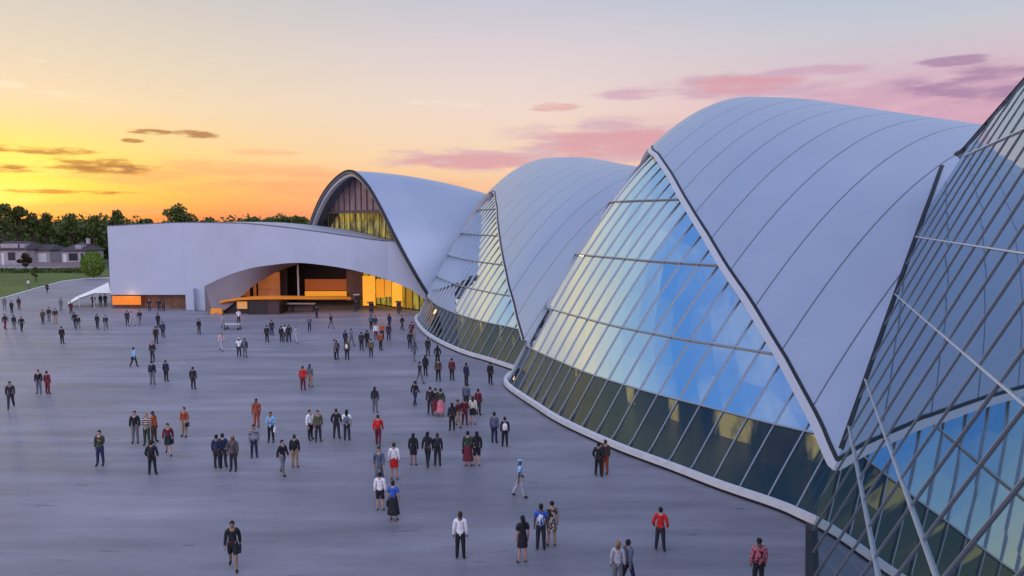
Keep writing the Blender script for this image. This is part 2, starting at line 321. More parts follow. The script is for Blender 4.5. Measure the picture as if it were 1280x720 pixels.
def build_hall(H, label, arch, zlev, umax, pitch, flush, bar=.03, shell_u0=-8., rimw=.36, group='shell roofed glass halls', far_drop=None, mullion_depth=.07):
    c = H.at(umax*.5, 0)
    root = empty('glass_hall', (c.x+1, c.y, 0), label, 'building', group)
    AU = [a[0] for a in arch]; AS = [a[1] for a in arch]
    sarch = lambda u: interp(u, AU, AS)
    zarch = lambda u: H.at(u, sarch(u)).z
    us = []; u = 0.
    while u < umax: us.append(u); u += pitch
    zb = zlev[0]
    # ---- glazing: every pane its own tilted quad in one mesh
    up = MB(); lo = MB(); sub = 2
    for a, b in zip(us, us[1:]+[us[-1]+pitch]):
        b = min(b, H.L[-1])
        levels = [0.]+list(zlev)+[30.]
        for k in range(len(levels)-1):
            z0, z1 = levels[k], levels[k+1]
            if False:
                p0, p1 = H.at(a, H.sz(a, zb)), H.at(b, H.sz(b, zb))
                q0, q1 = [Vector((q.x-.5*cos(H.HS(a)[0]), q.y-.5*sin(H.HS(a)[0]), .05)) for q in (p0, p1)]
                lo.add([q0, q1, p1, p0], [(0, 1, 2, 3)]); continue
            ta, tb = min(z1, zarch(a)), min(z1, zarch(b))
            if max(ta, tb) <= z0+.02: continue
            n = 1 if z1-z0 < 2 else sub+(2 if k == len(levels)-2 else 0); rows = []
            j = .0022
            dn = Vector((random.gauss(0, j), random.gauss(0, j), random.gauss(0, j)))
            for i in range(n+1):
                za = z0+(max(ta, z0+.001)-z0)*i/n; zc = z0+(max(tb, z0+.001)-z0)*i/n
                A, B = H.at(a, H.sz(a, za)), H.at(b, H.sz(b, zc)); mm = (A+B)/2
                t = i/n-.5
                nn = H.nrm(a, H.sz(a, za))
                rows.append([A+nn*(dn.x+dn.z*t*1.), B+nn*(dn.y+dn.z*t*1.)])
            tgt = lo if (k == 0) else up
            grid(tgt, rows)
    g = up.build('upper_glazing', M['dark_glass' if flush else 'glass'], root); lo.build('lower_glazing', M['dark_glass' if flush else 'clear'], root)
    # ---- mullions
    mu = MB()
    for u in us:
        if u > umax: break
        top = sarch(u); n = 14
        q = [top*i/n for i in range(n+1)]
        P = [H.at(u, t) for t in q]; P[0].z = .2 if not flush else .05; NN = [H.nrm(u, max(t, .1)) for t in q]
        if top < .4: continue
        mu.ribbon(P, NN, -bar, bar, -.05, mullion_depth)
    mu.build('mullions', M['mullion'], root)
    for zt in zlev:
        seg = []; n = 120
        for i in range(n+1):
            u = umax*i/n
            if zarch(u) > zt+.05: seg.append(u)
        if len(seg) < 3: continue
        tb_ = MB(); P = [H.at(u, H.sz(u, zt)) for u in seg]; NN = [H.nrm(u, H.sz(u, zt)) for u in seg]
        w_ = bar*1.35
        tb_.ribbon(P, NN, -w_, w_, -.02, mullion_depth+.025); tb_.build('transom', M['mullion_light' if flush else 'mullion'], root)
    # ---- shell
    sh = MB(); nu = 70; nv = 46; rows_o = []; rows_i = []; u1 = H.L[-1]-.2
    def uvf(i, j):
        u = shell_u0+(u1-shell_u0)*i/nu; return (u/(pitch*2)+50, SV[i][j]/4.2)
    SV = []
    for i in range(nu+1):
        u = shell_u0+(u1-shell_u0)*i/nu; th, Hh, S, p = H.HS(u); s0 = sarch(u); s1 = S*1.72
        ro = []; ri = []; sv = []
        for j in range(nv+1):
            t = j/nv; q = s0+(s1-s0)*(t**1.15); P = H.at(u, q); P.z = max(P.z, .02)
            nn = H.nrm(u, q); sv.append(q)
            ro.append(P+nn*(.08 if flush else .42)); ri.append(P+nn*(-.1 if flush else .10))
        rows_o.append(ro); rows_i.append(ri); SV.append(sv)
    grid(sh, rows_o, uvf); grid(sh, rows_i, None, True)
    for i in range(nu):   # lip along the arch
        a, b, c2, d = rows_o[i][0], rows_o[i+1][0], rows_i[i+1][0], rows_i[i][0]
        sh.add([a, b, c2, d], [(0, 1, 2, 3)])
    sh.build('shell_roof', M['shell'], root, smooth=True)
    # ---- arch rim and black gasket
    n = 110; PU = [.12+(min(u1, AU[-1])-.12)*i/n for i in range(n+1)]
    P = [H.at(u, sarch(u)) for u in PU]; NN = [H.nrm(u, sarch(u)) for u in PU]
    r = MB(); r.ribbon(P, NN, .0, rimw, -.05, .46)
    if not flush: r.build('arch_rim', M['rim'], root)
    r = MB(); r.ribbon(P, NN, -.17, .0, -.02, .45 if not flush else .12); r.build('arch_gasket', M['gasket'], root)
    # ---- kerb
    n = 160; PU = [-1.5+(umax+1.5)*i/n for i in range(n+1)]
    B = [Vector((interp(u, H.L, H.X), interp(u, H.L, H.Y), 0)) for u in PU]; Z = [Vector((0, 0, 1))]*(n+1)
    k = MB(); k.ribbon(B, Z, -.04, .24, .14, .42)
    if not flush: k.build('base_kerb', M['kerb'], root)
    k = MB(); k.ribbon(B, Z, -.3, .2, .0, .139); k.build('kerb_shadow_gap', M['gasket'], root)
    # ---- inside: floor, ceiling slab, back wall
    def off(u, s_, z_):
        th = H.HS(u)[0]; return Vector((interp(u, H.L, H.X)+s_*cos(th), interp(u, H.L, H.Y)+s_*sin(th), z_))
    if flush: return root
    PUi = [-.5+(umax+.5)*i/60 for i in range(61)]
    fl = MB(); grid(fl, [[off(u, .0, .02), off(u, 10, .02)] for u in PUi]); fl.build('floor_slab', M['floor_in'], root)
    ce = MB(); grid(ce, [[off(u, H.sz(u, zb)+.12, zb-.05), off(u, 10, zb-.05)] for u in PUi], None, True)
    grid(ce, [[off(u, H.sz(u, zb)+.12, zb+.1), off(u, 10, zb+.1)] for u in PUi]); ce.build('ceiling_slab', M['dark'], root)
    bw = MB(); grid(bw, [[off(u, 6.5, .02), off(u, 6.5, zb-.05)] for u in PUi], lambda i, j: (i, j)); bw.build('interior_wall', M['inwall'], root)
    for u in us[1::3]:
        cl = MB(); cl.tube([off(u, 3.6, .02), off(u, 3.6, zb-.06)], [.16, .16], 8); cl.build('column', M['bronze'], root)
    return root

m = mat('interior_wall_painted_glow', (.03, .04, .03), .6); nt_ = m.node_tree; b = nt_.nodes['Principled BSDF']
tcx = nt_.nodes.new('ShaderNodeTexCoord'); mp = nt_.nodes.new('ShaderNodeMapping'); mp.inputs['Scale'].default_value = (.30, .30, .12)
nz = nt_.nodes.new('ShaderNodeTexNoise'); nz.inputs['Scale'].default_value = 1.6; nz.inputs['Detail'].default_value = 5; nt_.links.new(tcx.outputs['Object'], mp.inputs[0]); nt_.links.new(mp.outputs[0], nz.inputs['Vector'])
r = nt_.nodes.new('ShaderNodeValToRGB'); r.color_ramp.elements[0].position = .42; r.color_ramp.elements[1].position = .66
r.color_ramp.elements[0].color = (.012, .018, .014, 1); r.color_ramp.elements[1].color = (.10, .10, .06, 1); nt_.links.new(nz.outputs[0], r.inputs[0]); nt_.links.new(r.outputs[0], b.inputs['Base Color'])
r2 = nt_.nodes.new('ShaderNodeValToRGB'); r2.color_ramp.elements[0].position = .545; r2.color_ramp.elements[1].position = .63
r2.color_ramp.elements[0].color = (0, 0, 0, 1); r2.color_ramp.elements[1].color = (.9, .55, .18, 1); nt_.links.new(nz.outputs[0], r2.inputs[0]); nt_.links.new(r2.outputs[0], b.inputs['Emission Color']); b.inputs['Emission Strength'].default_value = .6  # painted amber glow patches stand in for sunset reflections in the low glass
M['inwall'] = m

bA = [gp(*q).xy for q in [(1025, 660), (976, 638), (904, 613), (842, 589), (771, 562), (704, 531), (669, 509), (640, 489)]]+[Vector((-.35, 52.5))]
hallA = Hall(bA, 8, [(.4, 55.5), (3, 58.5), (7.5, 61.5), (12, 64)], (.529, .129, 17.026, 8.034, -1.1, 33.845, .574, 2.286))
archA = [(-8, 4.2), (-1.2, 1.9), (.32, 1.68), (1.54, 2.36), (3.3, 3.44), (5.07, 4.56), (7.1, 5.66), (9.28, 6.87), (11.58, 8.07), (14.3, 9.54), (17.69, 11.25), (22.31, 13.4), (26.2, 15.1), (29.5, 15.9), (31, 15.7), (36, 11), (41, 6), (46, 2)]
rootA = build_hall(hallA, 'largest glass hall with long leaning glazed front under a white ribbed shell', archA, [2.8, 5.5, 9.4, 13.5], 42, 1.38, False)
bB = [gp(*q).xy for q in [(640, 462), (610, 452), (583, 444), (555, 432), (535, 420), (524, 408), (522, 398)]]
hallB = Hall(bB, 8, [(-10.5, 95), (-7, 101)], (.68, .207, 17.342, 4.457, -.8, 30.141, 1.874, 2.307))
archB = [(-8, 4.2), (-1.2, 1.7), (.01, 1.54), (2.64, 2.67), (5.4, 4.07), (7.89, 5.4), (11.07, 6.9), (15.78, 9.1), (21.45, 11.64), (28.36, 14.0), (31, 14.2), (36, 9), (44, 2)]
build_hall(hallB, 'middle glass hall with dark glazed base and narrow white shell, between two larger shells', archB, [2.8, 5.2, 7.7, 10.4, 13.4], 40, 1.38, False, rimw=.1)
b0 = [(12.05+.41*(Y-28), Y) for Y in (-14, -6, 2, 10, 18, 26, 34, 43)]
hall0 = Hall(b0, 2, [(12.05+.41*17, 45), (12.05+.41*19, 47)], None)
hall0.close = False
def HS0(u, p=1.12):
    Yb = -14+u*.925; H_ = min(24., 16.6+(42.8-Yb)*.42); H_ = max(H_, 15.5)
    return radians(-68), H_, H_*p/1.85, p
hall0.HS = HS0
arch0 = [(-2, 14.2), (28, 14.2), (48, 13.9), (62, 9.2), (67, 9)]
arch0 = [(u, HS0(u)[2]*.985) for u in (-2, 5, 10, 20, 30, 40, 45, 50, 55, 60, 64, 68)]
build_hall(hall0, 'nearest glass hall, its tall leaning glass wall cut off by the right edge', arch0, [3.5, 5.2, 8.6, 11.2, 15.], 61., 2.0, True, bar=.017, mullion_depth=.04)

# black flashing where the largest shell meets the nearest glass wall
def gap(u, q):
    P_ = hallA.at(u, q)+hallA.nrm(u, q)*.42; s_ = 0.
    for _ in range(3): s_ = hall0.sz((P_.y+.927*s_+14)/.925, P_.z)
    return P_.x-(12.05+.41*(P_.y+.927*s_-28)+.375*s_)
Pf = []
for i in range(58):
    q = 2.2+i*.33; lo_u, hi_u = -7.5, 14.
    if gap(lo_u, q)*gap(hi_u, q) > 0: continue
    for _ in range(40):
        m_ = (lo_u+hi_u)/2
        if gap(lo_u, q)*gap(m_, q) <= 0: hi_u = m_
        else: lo_u = m_
    if hallA.at(m_, q).z > 14.8: break
    Pf.append((hallA.at(m_, q)+hallA.nrm(m_, q)*.42, hallA.nrm(m_, q)))
fz = MB(); fz.ribbon([a for a, _ in Pf], [b for _, b in Pf], -.1, .1, -.08, .04); fz.build('edge_flashing', M['gasket'], rootA)
# ------------------------------------------------------------------ far hall with arched end wall
root = empty('arched_hall', (-15, 100, 0), 'distant white shell hall with arched end wall of amber lit glass', 'building', 'shell roofed glass halls')
archC = [pd(540, 378, 90.5), pd(524, 352, 91), pd(508, 324, 91.5), pd(490, 290, 92.7), pd(474, 258, 95), pd(458, 231, 97.5), pd(440, 214, 100.5), pd(425, 218, 103), pd(408, 235, 105.5), pd(395, 258, 108), pd(386, 284, 110.5), pd(381, 320, 112), pd(378, 352, 113)]
nC = 60; AC = [cr(archC, (len(archC)-1)*i/nC) for i in range(nC+1)]
Dv = Vector((.85, .53, 0))
sh = MB(); ro = []; ri = []
for i, p in enumerate(AC):
    a = []; b_ = []
    for j in range(31):
        t = 34*j/30; q = p+Dv*t; q.z = p.z*(1-.18*(t/24)**2); a.append(q)
        cen = Vector((AC[nC//2+4].x-2, AC[nC//2].y+3, 6))+Dv*t; nn = (cen-q).normalized(); b_.append(q+nn*.35)
    ro.append(a); ri.append(b_)
grid(sh, ro, lambda i, j: (.25+.5*i/nC, j/5.)); grid(sh, ri, None, True)
for i in range(nC): sh.add([ro[i][0], ro[i+1][0], ri[i+1][0], ri[i][0]], [(0, 1, 2, 3)])
sh.build('shell_roof', M['shell'], root, smooth=True)
NN = []
for i in range(nC+1):
    T = (AC[min(i+1, nC)]-AC[max(i-1, 0)]).normalized(); n = Dv.cross(T).normalized(); NN.append(n if n.z > -.2 or True else n)
cen = Vector((-24, 103, 6)); NN = [(n if n.dot(AC[i]-cen) > 0 else -n) for i, n in enumerate(NN)]
r = MB(); r.ribbon(AC, NN, -.25, .05, -.12, .14); r.build('arch_gasket', M['gasket'], root)
r = MB(); r.ribbon([p+Dv*.5 for p in AC], NN, -.35, .2, -.75, -.1); r.build('arch_rim', M['rim'], root)
# end wall, set 1.3 m inside the arch: columns of panes between two arch points of equal chord position
L_ = AC[:]; k0 = 0; k1 = nC
base0 = AC[0]+Dv*1.3; base1 = AC[-1]+Dv*1.3
def archz(t):
    # height of the arch above chord position t (0 at right foot .. 1 at left foot)
    ch = base1-base0; best = 0
    for a, b_ in zip(AC, AC[1:]):
        ta = (a+Dv*1.3-base0).xy.dot(ch.xy)/ch.xy.length_squared; tb = (b_+Dv*1.3-base0).xy.dot(ch.xy)/ch.xy.length_squared
        if (ta-t)*(tb-t) <= 0 and abs(tb-ta) > 1e-6:
            f = (t-ta)/(tb-ta); best = max(best, a.z*(1-f)+b_.z*f)
    return best
upm = MB(); lom = MB(); mul = MB(); litw = MB(); nW = 22; zt = 13.3
Ndir = (base1-base0).xy.normalized(); Nw = Vector((Ndir.y, -Ndir.x, 0)); Nw = -Nw if Nw.dot(Dv) > 0 else Nw
for i in range(nW):
    t0, t1 = i/nW, (i+1)/nW; z0, z1 = archz(t0+1e-4)-.3, archz(t1-1e-4)-.3
    A = base0.lerp(base1, t0); B = base0.lerp(base1, t1)
    P = lambda Q, z: Vector((Q.x, Q.y, z))
    lom.add([P(A, .1), P(B, .1), P(B, min(z1, zt)), P(A, min(z0, zt))], [(0, 1, 2, 3)])
    if max(z0, z1) > zt: upm.add([P(A, zt), P(B, zt), P(B, max(z1, zt)), P(A, max(z0, zt))], [(0, 1, 2, 3)])
    if z0 > .5:
        mul.box((A.x+Nw.x*.08, A.y+Nw.y*.08, (z0+.1)/2), (.07, .12, z0-.1), atan2(Ndir.y, Ndir.x))
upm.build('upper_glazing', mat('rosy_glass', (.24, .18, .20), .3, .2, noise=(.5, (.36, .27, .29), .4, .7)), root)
lom.build('lower_glazing', M['clear'], root); mul.build('mullions', M['bronze'], root)
tr = MB(); tseg = [i/60 for i in range(61) if archz(i/60+1e-4) > zt+.2]
PT = [base0.lerp(base1, t) for t in tseg]; PT = [Vector((p.x, p.y, zt))+Nw*.1 for p in PT]
tr.ribbon(PT, [Nw]*len(PT), -.22, .22, 0, .2); tr.build('transom', mat('dark_transom', (.10, .07, .07), .5), root)
m = mat('lit_curtains', (.4, .25, .1), .7, emit=(1, .55, .08), estr=1.); nt_ = m.node_tree; b = nt_.nodes['Principled BSDF']
tcx = nt_.nodes.new('ShaderNodeTexCoord'); mp = nt_.nodes.new('ShaderNodeMapping'); mp.inputs['Scale'].default_value = (1.3, 1.3, .45)
nz = nt_.nodes.new('ShaderNodeTexNoise'); nz.inputs['Scale'].default_value = 1.; nz.inputs['Detail'].default_value = 4; nt_.links.new(tcx.outputs['Object'], mp.inputs[0]); nt_.links.new(mp.outputs[0], nz.inputs['Vector'])
r = nt_.nodes.new('ShaderNodeValToRGB'); r.color_ramp.elements[0].position = .38; r.color_ramp.elements[1].position = .62
r.color_ramp.elements[0].color = (.12, .05, .015, 1); r.color_ramp.elements[1].color = (1., .62, .10, 1); nt_.links.new(nz.outputs[0], r.inputs[0]); nt_.links.new(r.outputs[0], b.inputs['Emission Color'])
for i in range(nW):
    t0, t1 = .12+.86*i/nW, .12+.86*(i+1)/nW; A = base0.lerp(base1, t0)+Dv*1.2; B = base0.lerp(base1, t1)+Dv*1.2
    litw.add([P(A, .1), P(B, .1), P(B, min(max(archz(t1)-1.2, .2), zt)), P(A, min(max(archz(t0)-1.2, .2), zt))], [(0, 1, 2, 3)])
litw.build('lit_curtain', m, root)
ff = MB(); ff.add([P(base0, 12.95+.35), P(base1, 12.95+.35), P(base1+Dv*2.4, 13.3), P(base0+Dv*2.4, 13.3)], [(0, 1, 2, 3)])

# ------------------------------------------------------------------ white entrance wing
wing = empty('entrance_wing', (-34, 98, 0), 'long low white wing with sweeping arched entrance lit amber inside', 'building')
WP = [(134, 99), (190, 97.5), (228, 96.8), (255, 96), (300, 93.5), (365, 92), (440, 92), (485, 93.3), (536, 93.2)]
wy = lambda px: interp(px, [a for a, _ in WP], [b_ for _, b_ in WP])
topc = [(134, 283), (180, 280.5), (230, 278.5), (300, 279.5), (350, 284), (400, 290.5), (450, 297.5), (478, 301.5), (496, 304), (512, 327), (526, 353), (536, 376)]
botc = [(255, 358), (270, 350.5), (290, 342), (315, 335), (340, 331), (370, 328.5), (400, 331), (430, 335.5), (460, 342.5), (490, 352), (515, 363), (536, 378)]
def curve(tab, px):
    k = [Vector((a, b_)) for a, b_ in tab]
    xs = [a for a, _ in tab]; i = 0
    while i < len(xs)-2 and px > xs[i+1]: i += 1
    f = (px-xs[i])/(xs[i+1]-xs[i]); return cr(k, i+f).y
def both(xs):  # facade columns: (front top, front bottom)
    out = []
    for px in xs:
        Y = wy(px); t = pd(px, curve(topc, px), Y)
        if px < 227.9: b_ = pd(px, 368.5, Y)
        elif px <= 255: b_ = pd(px, 380, Y); b_.z = 0
        else: b_ = pd(px, curve(botc, px), Y)
        b_.x = t.x; t.z = max(t.z, b_.z+.05); out.append((t, b_))
    return out
fw = MB(); TH = Vector((.1, .7, 0))
for xs in ([134+94*i/14 for i in range(14)]+[227.89], [228+27*i/5 for i in range(6)], [255.01+(536-255.01)*i/60 for i in range(61)]):
    cs = both(xs)
    grid(fw, [[t, b_] for t, b_ in cs]); grid(fw, [[t+TH, b_+TH] for t, b_ in cs], None, True)
    grid(fw, [[b_, b_+TH] for t, b_ in cs]); grid(fw, [[t+TH, t] for t, b_ in cs])
    for e in (cs[0], cs[-1]): fw.add([e[0], e[1], e[1]+TH, e[0]+TH], [(0, 1, 2, 3)])
fw.build('facade_wall', M['white'], wing, smooth=False)
allx = [134+(492-134)*i/40 for i in range(41)]
rf = MB(); tops = [pd(px, curve(topc, px), wy(px)) for px in allx]
grid(rf, [[t+Vector((0, .7, -.05)), t+Vector((1, 14, .1)), t+Vector((2, 30, -.6))] for t in tops]); rf.build('roof', mat('pale_roof', (.38, .38, .42), .6), wing)
cp = MB(); cp.ribbon([t+Vector((0, .35, 0)) for t in tops], [Vector((0, 0, 1))]*41, -.36, .42, .005, .12); cp.build('roof_coping', mat('grey_coping', (.12, .12, .15), .5), wing)
sw = MB(); t = tops[0]; sw.add([t, t+Vector((2, 30, -.6)), (t.x+2, t.y+30, 0), (t.x, t.y, 0)], [(0, 1, 2, 3)]); sw.add([(t.x+2, t.y+30, 0), (-20, 129, 0), (-20, 129, 10.5), (t.x+2, t.y+30, t.z-.6)], [(0, 1, 2, 3)]); sw.build('side_wall', M['white'], wing)
# recessed timber band under the left part
rb = MB(); c0, c1_ = both([135, 227])
tl, tr_ = c0[1], c1_[1]
n = 12
rows = [[Vector((tl.x+(tr_.x-tl.x)*i/n, tl.y+(tr_.y-tl.y)*i/n+1.2, 0)), Vector((tl.x+(tr_.x-tl.x)*i/n, tl.y+(tr_.y-tl.y)*i/n+1.2, 2.6))] for i in range(n+1)]
grid(rb, rows, None, True); rb.build('timber_wall', mat('brown_timber', (.16, .075, .035), .6, noise=(.7, (.30, .15, .08), .4, .65)), wing)
def slab(mb, px0, py0, px1, py1, Y, th=.25, mi=0):   # upright board filling a rectangle seen at distance Y, with thickness
    a = pd(px0, py0, Y); c = pd(px1, py1, Y)
    mb.box(((a.x+c.x)/2, Y+th/2, (a.z+c.z)/2), (abs(c.x-a.x), th, abs(a.z-c.z)), mi=mi)
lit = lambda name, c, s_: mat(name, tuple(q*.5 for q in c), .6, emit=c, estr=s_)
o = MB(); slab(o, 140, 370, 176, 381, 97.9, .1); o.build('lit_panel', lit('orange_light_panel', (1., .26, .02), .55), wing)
fi = MB(); fi.box((c1_[1].x+1.7, c1_[1].y-.75, 1.5), (.12, 1.1, 3.0)); fi.build('entrance_fins', M['white'], wing)
# soffit: the thick inner side of the arch
def F_(i, n=30):
    px = 255.5+(372-255.5)*i/n; return pd(px, curve(botc, px), wy(px)+.02)
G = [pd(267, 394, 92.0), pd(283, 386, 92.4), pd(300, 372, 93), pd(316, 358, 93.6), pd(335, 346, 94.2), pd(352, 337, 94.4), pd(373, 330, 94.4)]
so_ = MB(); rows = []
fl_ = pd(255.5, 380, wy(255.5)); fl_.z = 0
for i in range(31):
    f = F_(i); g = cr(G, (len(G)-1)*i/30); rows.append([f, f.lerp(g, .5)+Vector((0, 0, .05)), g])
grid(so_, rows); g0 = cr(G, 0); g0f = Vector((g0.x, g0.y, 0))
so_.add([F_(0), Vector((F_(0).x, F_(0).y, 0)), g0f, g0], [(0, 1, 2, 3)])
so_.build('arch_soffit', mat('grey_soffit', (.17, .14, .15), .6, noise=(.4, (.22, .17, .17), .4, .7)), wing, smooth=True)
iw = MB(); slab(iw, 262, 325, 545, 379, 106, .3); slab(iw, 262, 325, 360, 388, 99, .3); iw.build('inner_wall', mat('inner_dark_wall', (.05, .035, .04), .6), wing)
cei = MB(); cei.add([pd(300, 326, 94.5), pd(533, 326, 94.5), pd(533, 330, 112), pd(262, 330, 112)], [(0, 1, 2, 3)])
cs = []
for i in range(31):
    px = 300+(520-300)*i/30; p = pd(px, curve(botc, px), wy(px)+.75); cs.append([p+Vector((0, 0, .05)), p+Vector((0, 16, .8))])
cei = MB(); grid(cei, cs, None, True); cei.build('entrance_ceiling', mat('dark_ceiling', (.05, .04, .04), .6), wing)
br = MB(); slab(br, 322, 340, 350, 370, 97, .2); slab(br, 303, 352, 312, 370, 97, .2); slab(br, 316, 347, 320, 370, 96.8, .2); br.build('glazed_room', mat('warm_room', (.2, .08, .04), .5, emit=(.8, .22, .05), estr=.22, noise=(1., (.35, .15, .08), .4, .6)), wing)
bl = MB()
bpts = [pd(px, py, Y) for px, py, Y in ((285, 376, 94.2), (300, 373, 93.6), (325, 371.2, 93), (360, 371, 93.5), (400, 371.5, 95), (433, 371.5, 97))]
bpts = [cr(bpts, 5*i/24) for i in range(25)]
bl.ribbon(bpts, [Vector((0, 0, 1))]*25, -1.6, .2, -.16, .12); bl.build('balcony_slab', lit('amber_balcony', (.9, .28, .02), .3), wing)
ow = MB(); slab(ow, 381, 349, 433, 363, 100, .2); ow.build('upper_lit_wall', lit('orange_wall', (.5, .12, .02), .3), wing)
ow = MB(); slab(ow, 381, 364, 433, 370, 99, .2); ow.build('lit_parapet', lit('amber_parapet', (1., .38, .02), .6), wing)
cm = MB(); slab(cm, 371, 331, 374, 372, 97, .2); cm.build('steel_column', M['rim'], wing)
ap = MB(); slab(ap, 433, 338, 453, 376, 99.5, .3); ap.build('brown_pier', M['bronze'], wing)
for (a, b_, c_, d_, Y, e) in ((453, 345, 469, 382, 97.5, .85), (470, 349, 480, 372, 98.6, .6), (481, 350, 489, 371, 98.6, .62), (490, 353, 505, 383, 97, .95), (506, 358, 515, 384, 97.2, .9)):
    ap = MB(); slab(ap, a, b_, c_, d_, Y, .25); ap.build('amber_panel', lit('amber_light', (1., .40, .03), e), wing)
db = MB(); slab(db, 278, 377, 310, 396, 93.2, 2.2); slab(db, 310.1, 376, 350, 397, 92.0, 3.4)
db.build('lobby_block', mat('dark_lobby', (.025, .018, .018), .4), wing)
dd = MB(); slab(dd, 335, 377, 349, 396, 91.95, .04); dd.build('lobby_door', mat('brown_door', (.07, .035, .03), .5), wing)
dd = MB(); slab(dd, 296, 377, 309, 386, 93.1, .08); dd.build('lobby_window', lit('warm_window', (.9, .42, .15), .5), wing)
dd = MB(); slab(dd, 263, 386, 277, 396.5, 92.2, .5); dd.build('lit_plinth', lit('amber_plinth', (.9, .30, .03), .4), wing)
for i, (px, py, Y, e) in enumerate(((330, 340, 94.6, 45), (410, 345, 96, 70), (480, 352, 94.8, 60), (160, 369, 97.6, 14))):
    L = bpy.data.lights.new('warm_lamp', 'POINT'); L.energy = e*1.4; L.color = (1, .5, .15); L.shadow_soft_size = .4
    lo_ = bpy.data.objects.new('warm_lamp', L); COL.objects.link(lo_); lo_.location = pd(px, py, Y)

# reception counter / piers standing on the floor inside the entrance
def small(name, label, cat, parts, loc):
    r_ = empty(name, loc, label, cat)
    for pn, mb, mt_ in parts: mb.build(pn, mt_, r_)
    return r_
blk = mat('black_metal', (.02, .02, .025), .5)
a = pd(377, 390, 95); a.z = 0
t1 = MB(); t1.box((a.x, a.y, 1.06), (3.7, .7, .12)); t2 = MB(); t2.box((a.x+1.65, a.y, .5), (.3, .6, 1.0)); t3 = MB(); t3.box((a.x-1.2, a.y+.05, .5), (.12, .5, 1.0))
small('reception_counter', 'white topped counter standing inside the arched entrance', 'counter', (('counter_top', t1, M['kerb']), ('leg', t2, blk), ('leg', t3, blk)), a)
for px, py, lab in ((447, 386, 'black pier with pale cap left of the amber panels'), (464, 389, 'short black post under the widest amber panel'), (499, 388, 'short black post at the right end of the amber panels')):
    a = gp(px, py); q = MB(); hgt = 1.9 if px == 447 else 1.1; q.box((a.x, a.y, hgt/2), (.5, .5, hgt)); c_ = MB(); c_.box((a.x-.1, a.y, hgt+.07), (.8, .6, .14))
    small('entrance_post', lab, 'post', (('shaft', q, blk), ('cap', c_, M['kerb'] if px == 447 else blk)), a)
# white sail canopy left of the wing
cn = empty('sail_canopy', gp(110, 386), 'cream sail canopy sloping down beside the left end of the wing', 'canopy')
mb = MB(); Ps = [(pd(85, 378, 101.5), pd(88, 379, 99)), (pd(95, 371, 102), pd(101, 372, 98.5)), (pd(114, 363, 102.5), pd(117, 366.5, 98.5)), (pd(135.5, 353, 104), pd(139, 366.5, 99.3))]
rows = [[a.lerp(b_, k/6)+Vector((0, 0, -.5*sin(pi*k/6)*.5)) for k in range(7)] for a, b_ in Ps]
grid(mb, rows, None, True); grid(mb, [[q+Vector((0, 0, -.06)) for q in r_] for r_ in rows])
mb.build('membrane', mat('cream_membrane', (.88, .84, .76), .5), cn, smooth=True)
for px, Y in ((99, 98.6), (117, 98.6)):
    mb = MB(); a = pd(px, 371 if px < 110 else 366.5, Y); mb.tube([Vector((a.x, a.y, 0)), a], [.05, .05]); mb.build('pole', M['rim'], cn)

# ------------------------------------------------------------------ ground
def sheet(name, pts, z_, m_, kind='structure'):
    mb = MB(); mb.add([(p[0], p[1], z_) for p in pts], [tuple(range(len(pts)))]); o_ = mb.build(name, m_); tag(o_, kind=kind); return o_
sheet('ground', [(-2500, -800), (2500, -800), (2500, 3500), (-2500, 3500)], -.06, M['ground'])
e = [gp(-260, 420), gp(-60, 388), gp(0, 374), (gp(48, 360)), gp(80, 351.5), gp(110, 348.2), gp(150, 347)]
sheet('plaza', [(60, -60), (60, 140), (-25, 160)]+[(p.x, p.y) for p in reversed(e)]+[(-140, 40), (-140, -60)], 0., M['plaza'])
sheet('lawn', [(gp(-500, 400).x, gp(-500, 400).y)]+[(p.x, p.y) for p in e]+[(gp(140, 337).x, gp(140, 337).y), (gp(-500, 337).x, gp(-500, 337).y)], -.02, M['lawn'])
sheet('path', [gp(-500, 337.2).xy, gp(-20, 337.2).xy, gp(46, 335).xy, gp(110, 333.5).xy, gp(110, 331.5).xy, gp(-500, 331.5).xy], -.03, M['path'])
mb = MB(); k = [Vector((p.x, p.y, 0)) for p in e]; mb.ribbon(k, [Vector((0, 0, 1))]*len(k), -.15, .15, -.02, .12); tag(mb.build('kerb', M['kerb']), kind='structure')

# ------------------------------------------------------------------ vegetation
leafm = {}
def leaf_mat(name, a, b_, c_=None):
    m = mat(name, a, .7); nt = m.node_tree; b = nt.nodes['Principled BSDF']
    g = nt.nodes.new('ShaderNodeNewGeometry'); r = nt.nodes.new('ShaderNodeValToRGB'); r.color_ramp.elements[0].color = (*a, 1); r.color_ramp.elements[1].color = (*b_, 1)
    nt.links.new(g.outputs['Random Per Island'], r.inputs[0]); nt.links.new(r.outputs[0], b.inputs['Base Color'])
    b.inputs['Subsurface Weight'].default_value = 0; return m
M['leaf'] = leaf_mat('dark_leaves', (.045, .066, .010), (.095, .13, .018))
M['leaf2'] = leaf_mat('fresh_leaves', (.08, .15, .012), (.16, .26, .03))
M['leafr'] = leaf_mat('bronze_leaves', (.05, .02, .015), (.09, .04, .02))
M['bark'] = mat('bark', (.05, .035, .025), .9)
def leaves(mb, c, r, n, size, rng):
    for _ in range(n):
        while True:
            p = Vector([rng.uniform(-1, 1) for _ in range(3)])
            if .25 < p.length < 1: break
        p = Vector((c[0]+p.x*r[0], c[1]+p.y*r[1], c[2]+p.z*r[2]))
        a = Vector([rng.gauss(0, 1) for _ in range(3)]).normalized(); b_ = a.cross(Vector([rng.gauss(0, 1) for _ in range(3)])).normalized(); s_ = size*rng.uniform(.6, 1.3)
        mb.add([p-a*s_, p+b_*s_*.6, p+a*s_, p-b_*s_*.6], [(0, 1, 2, 3)])
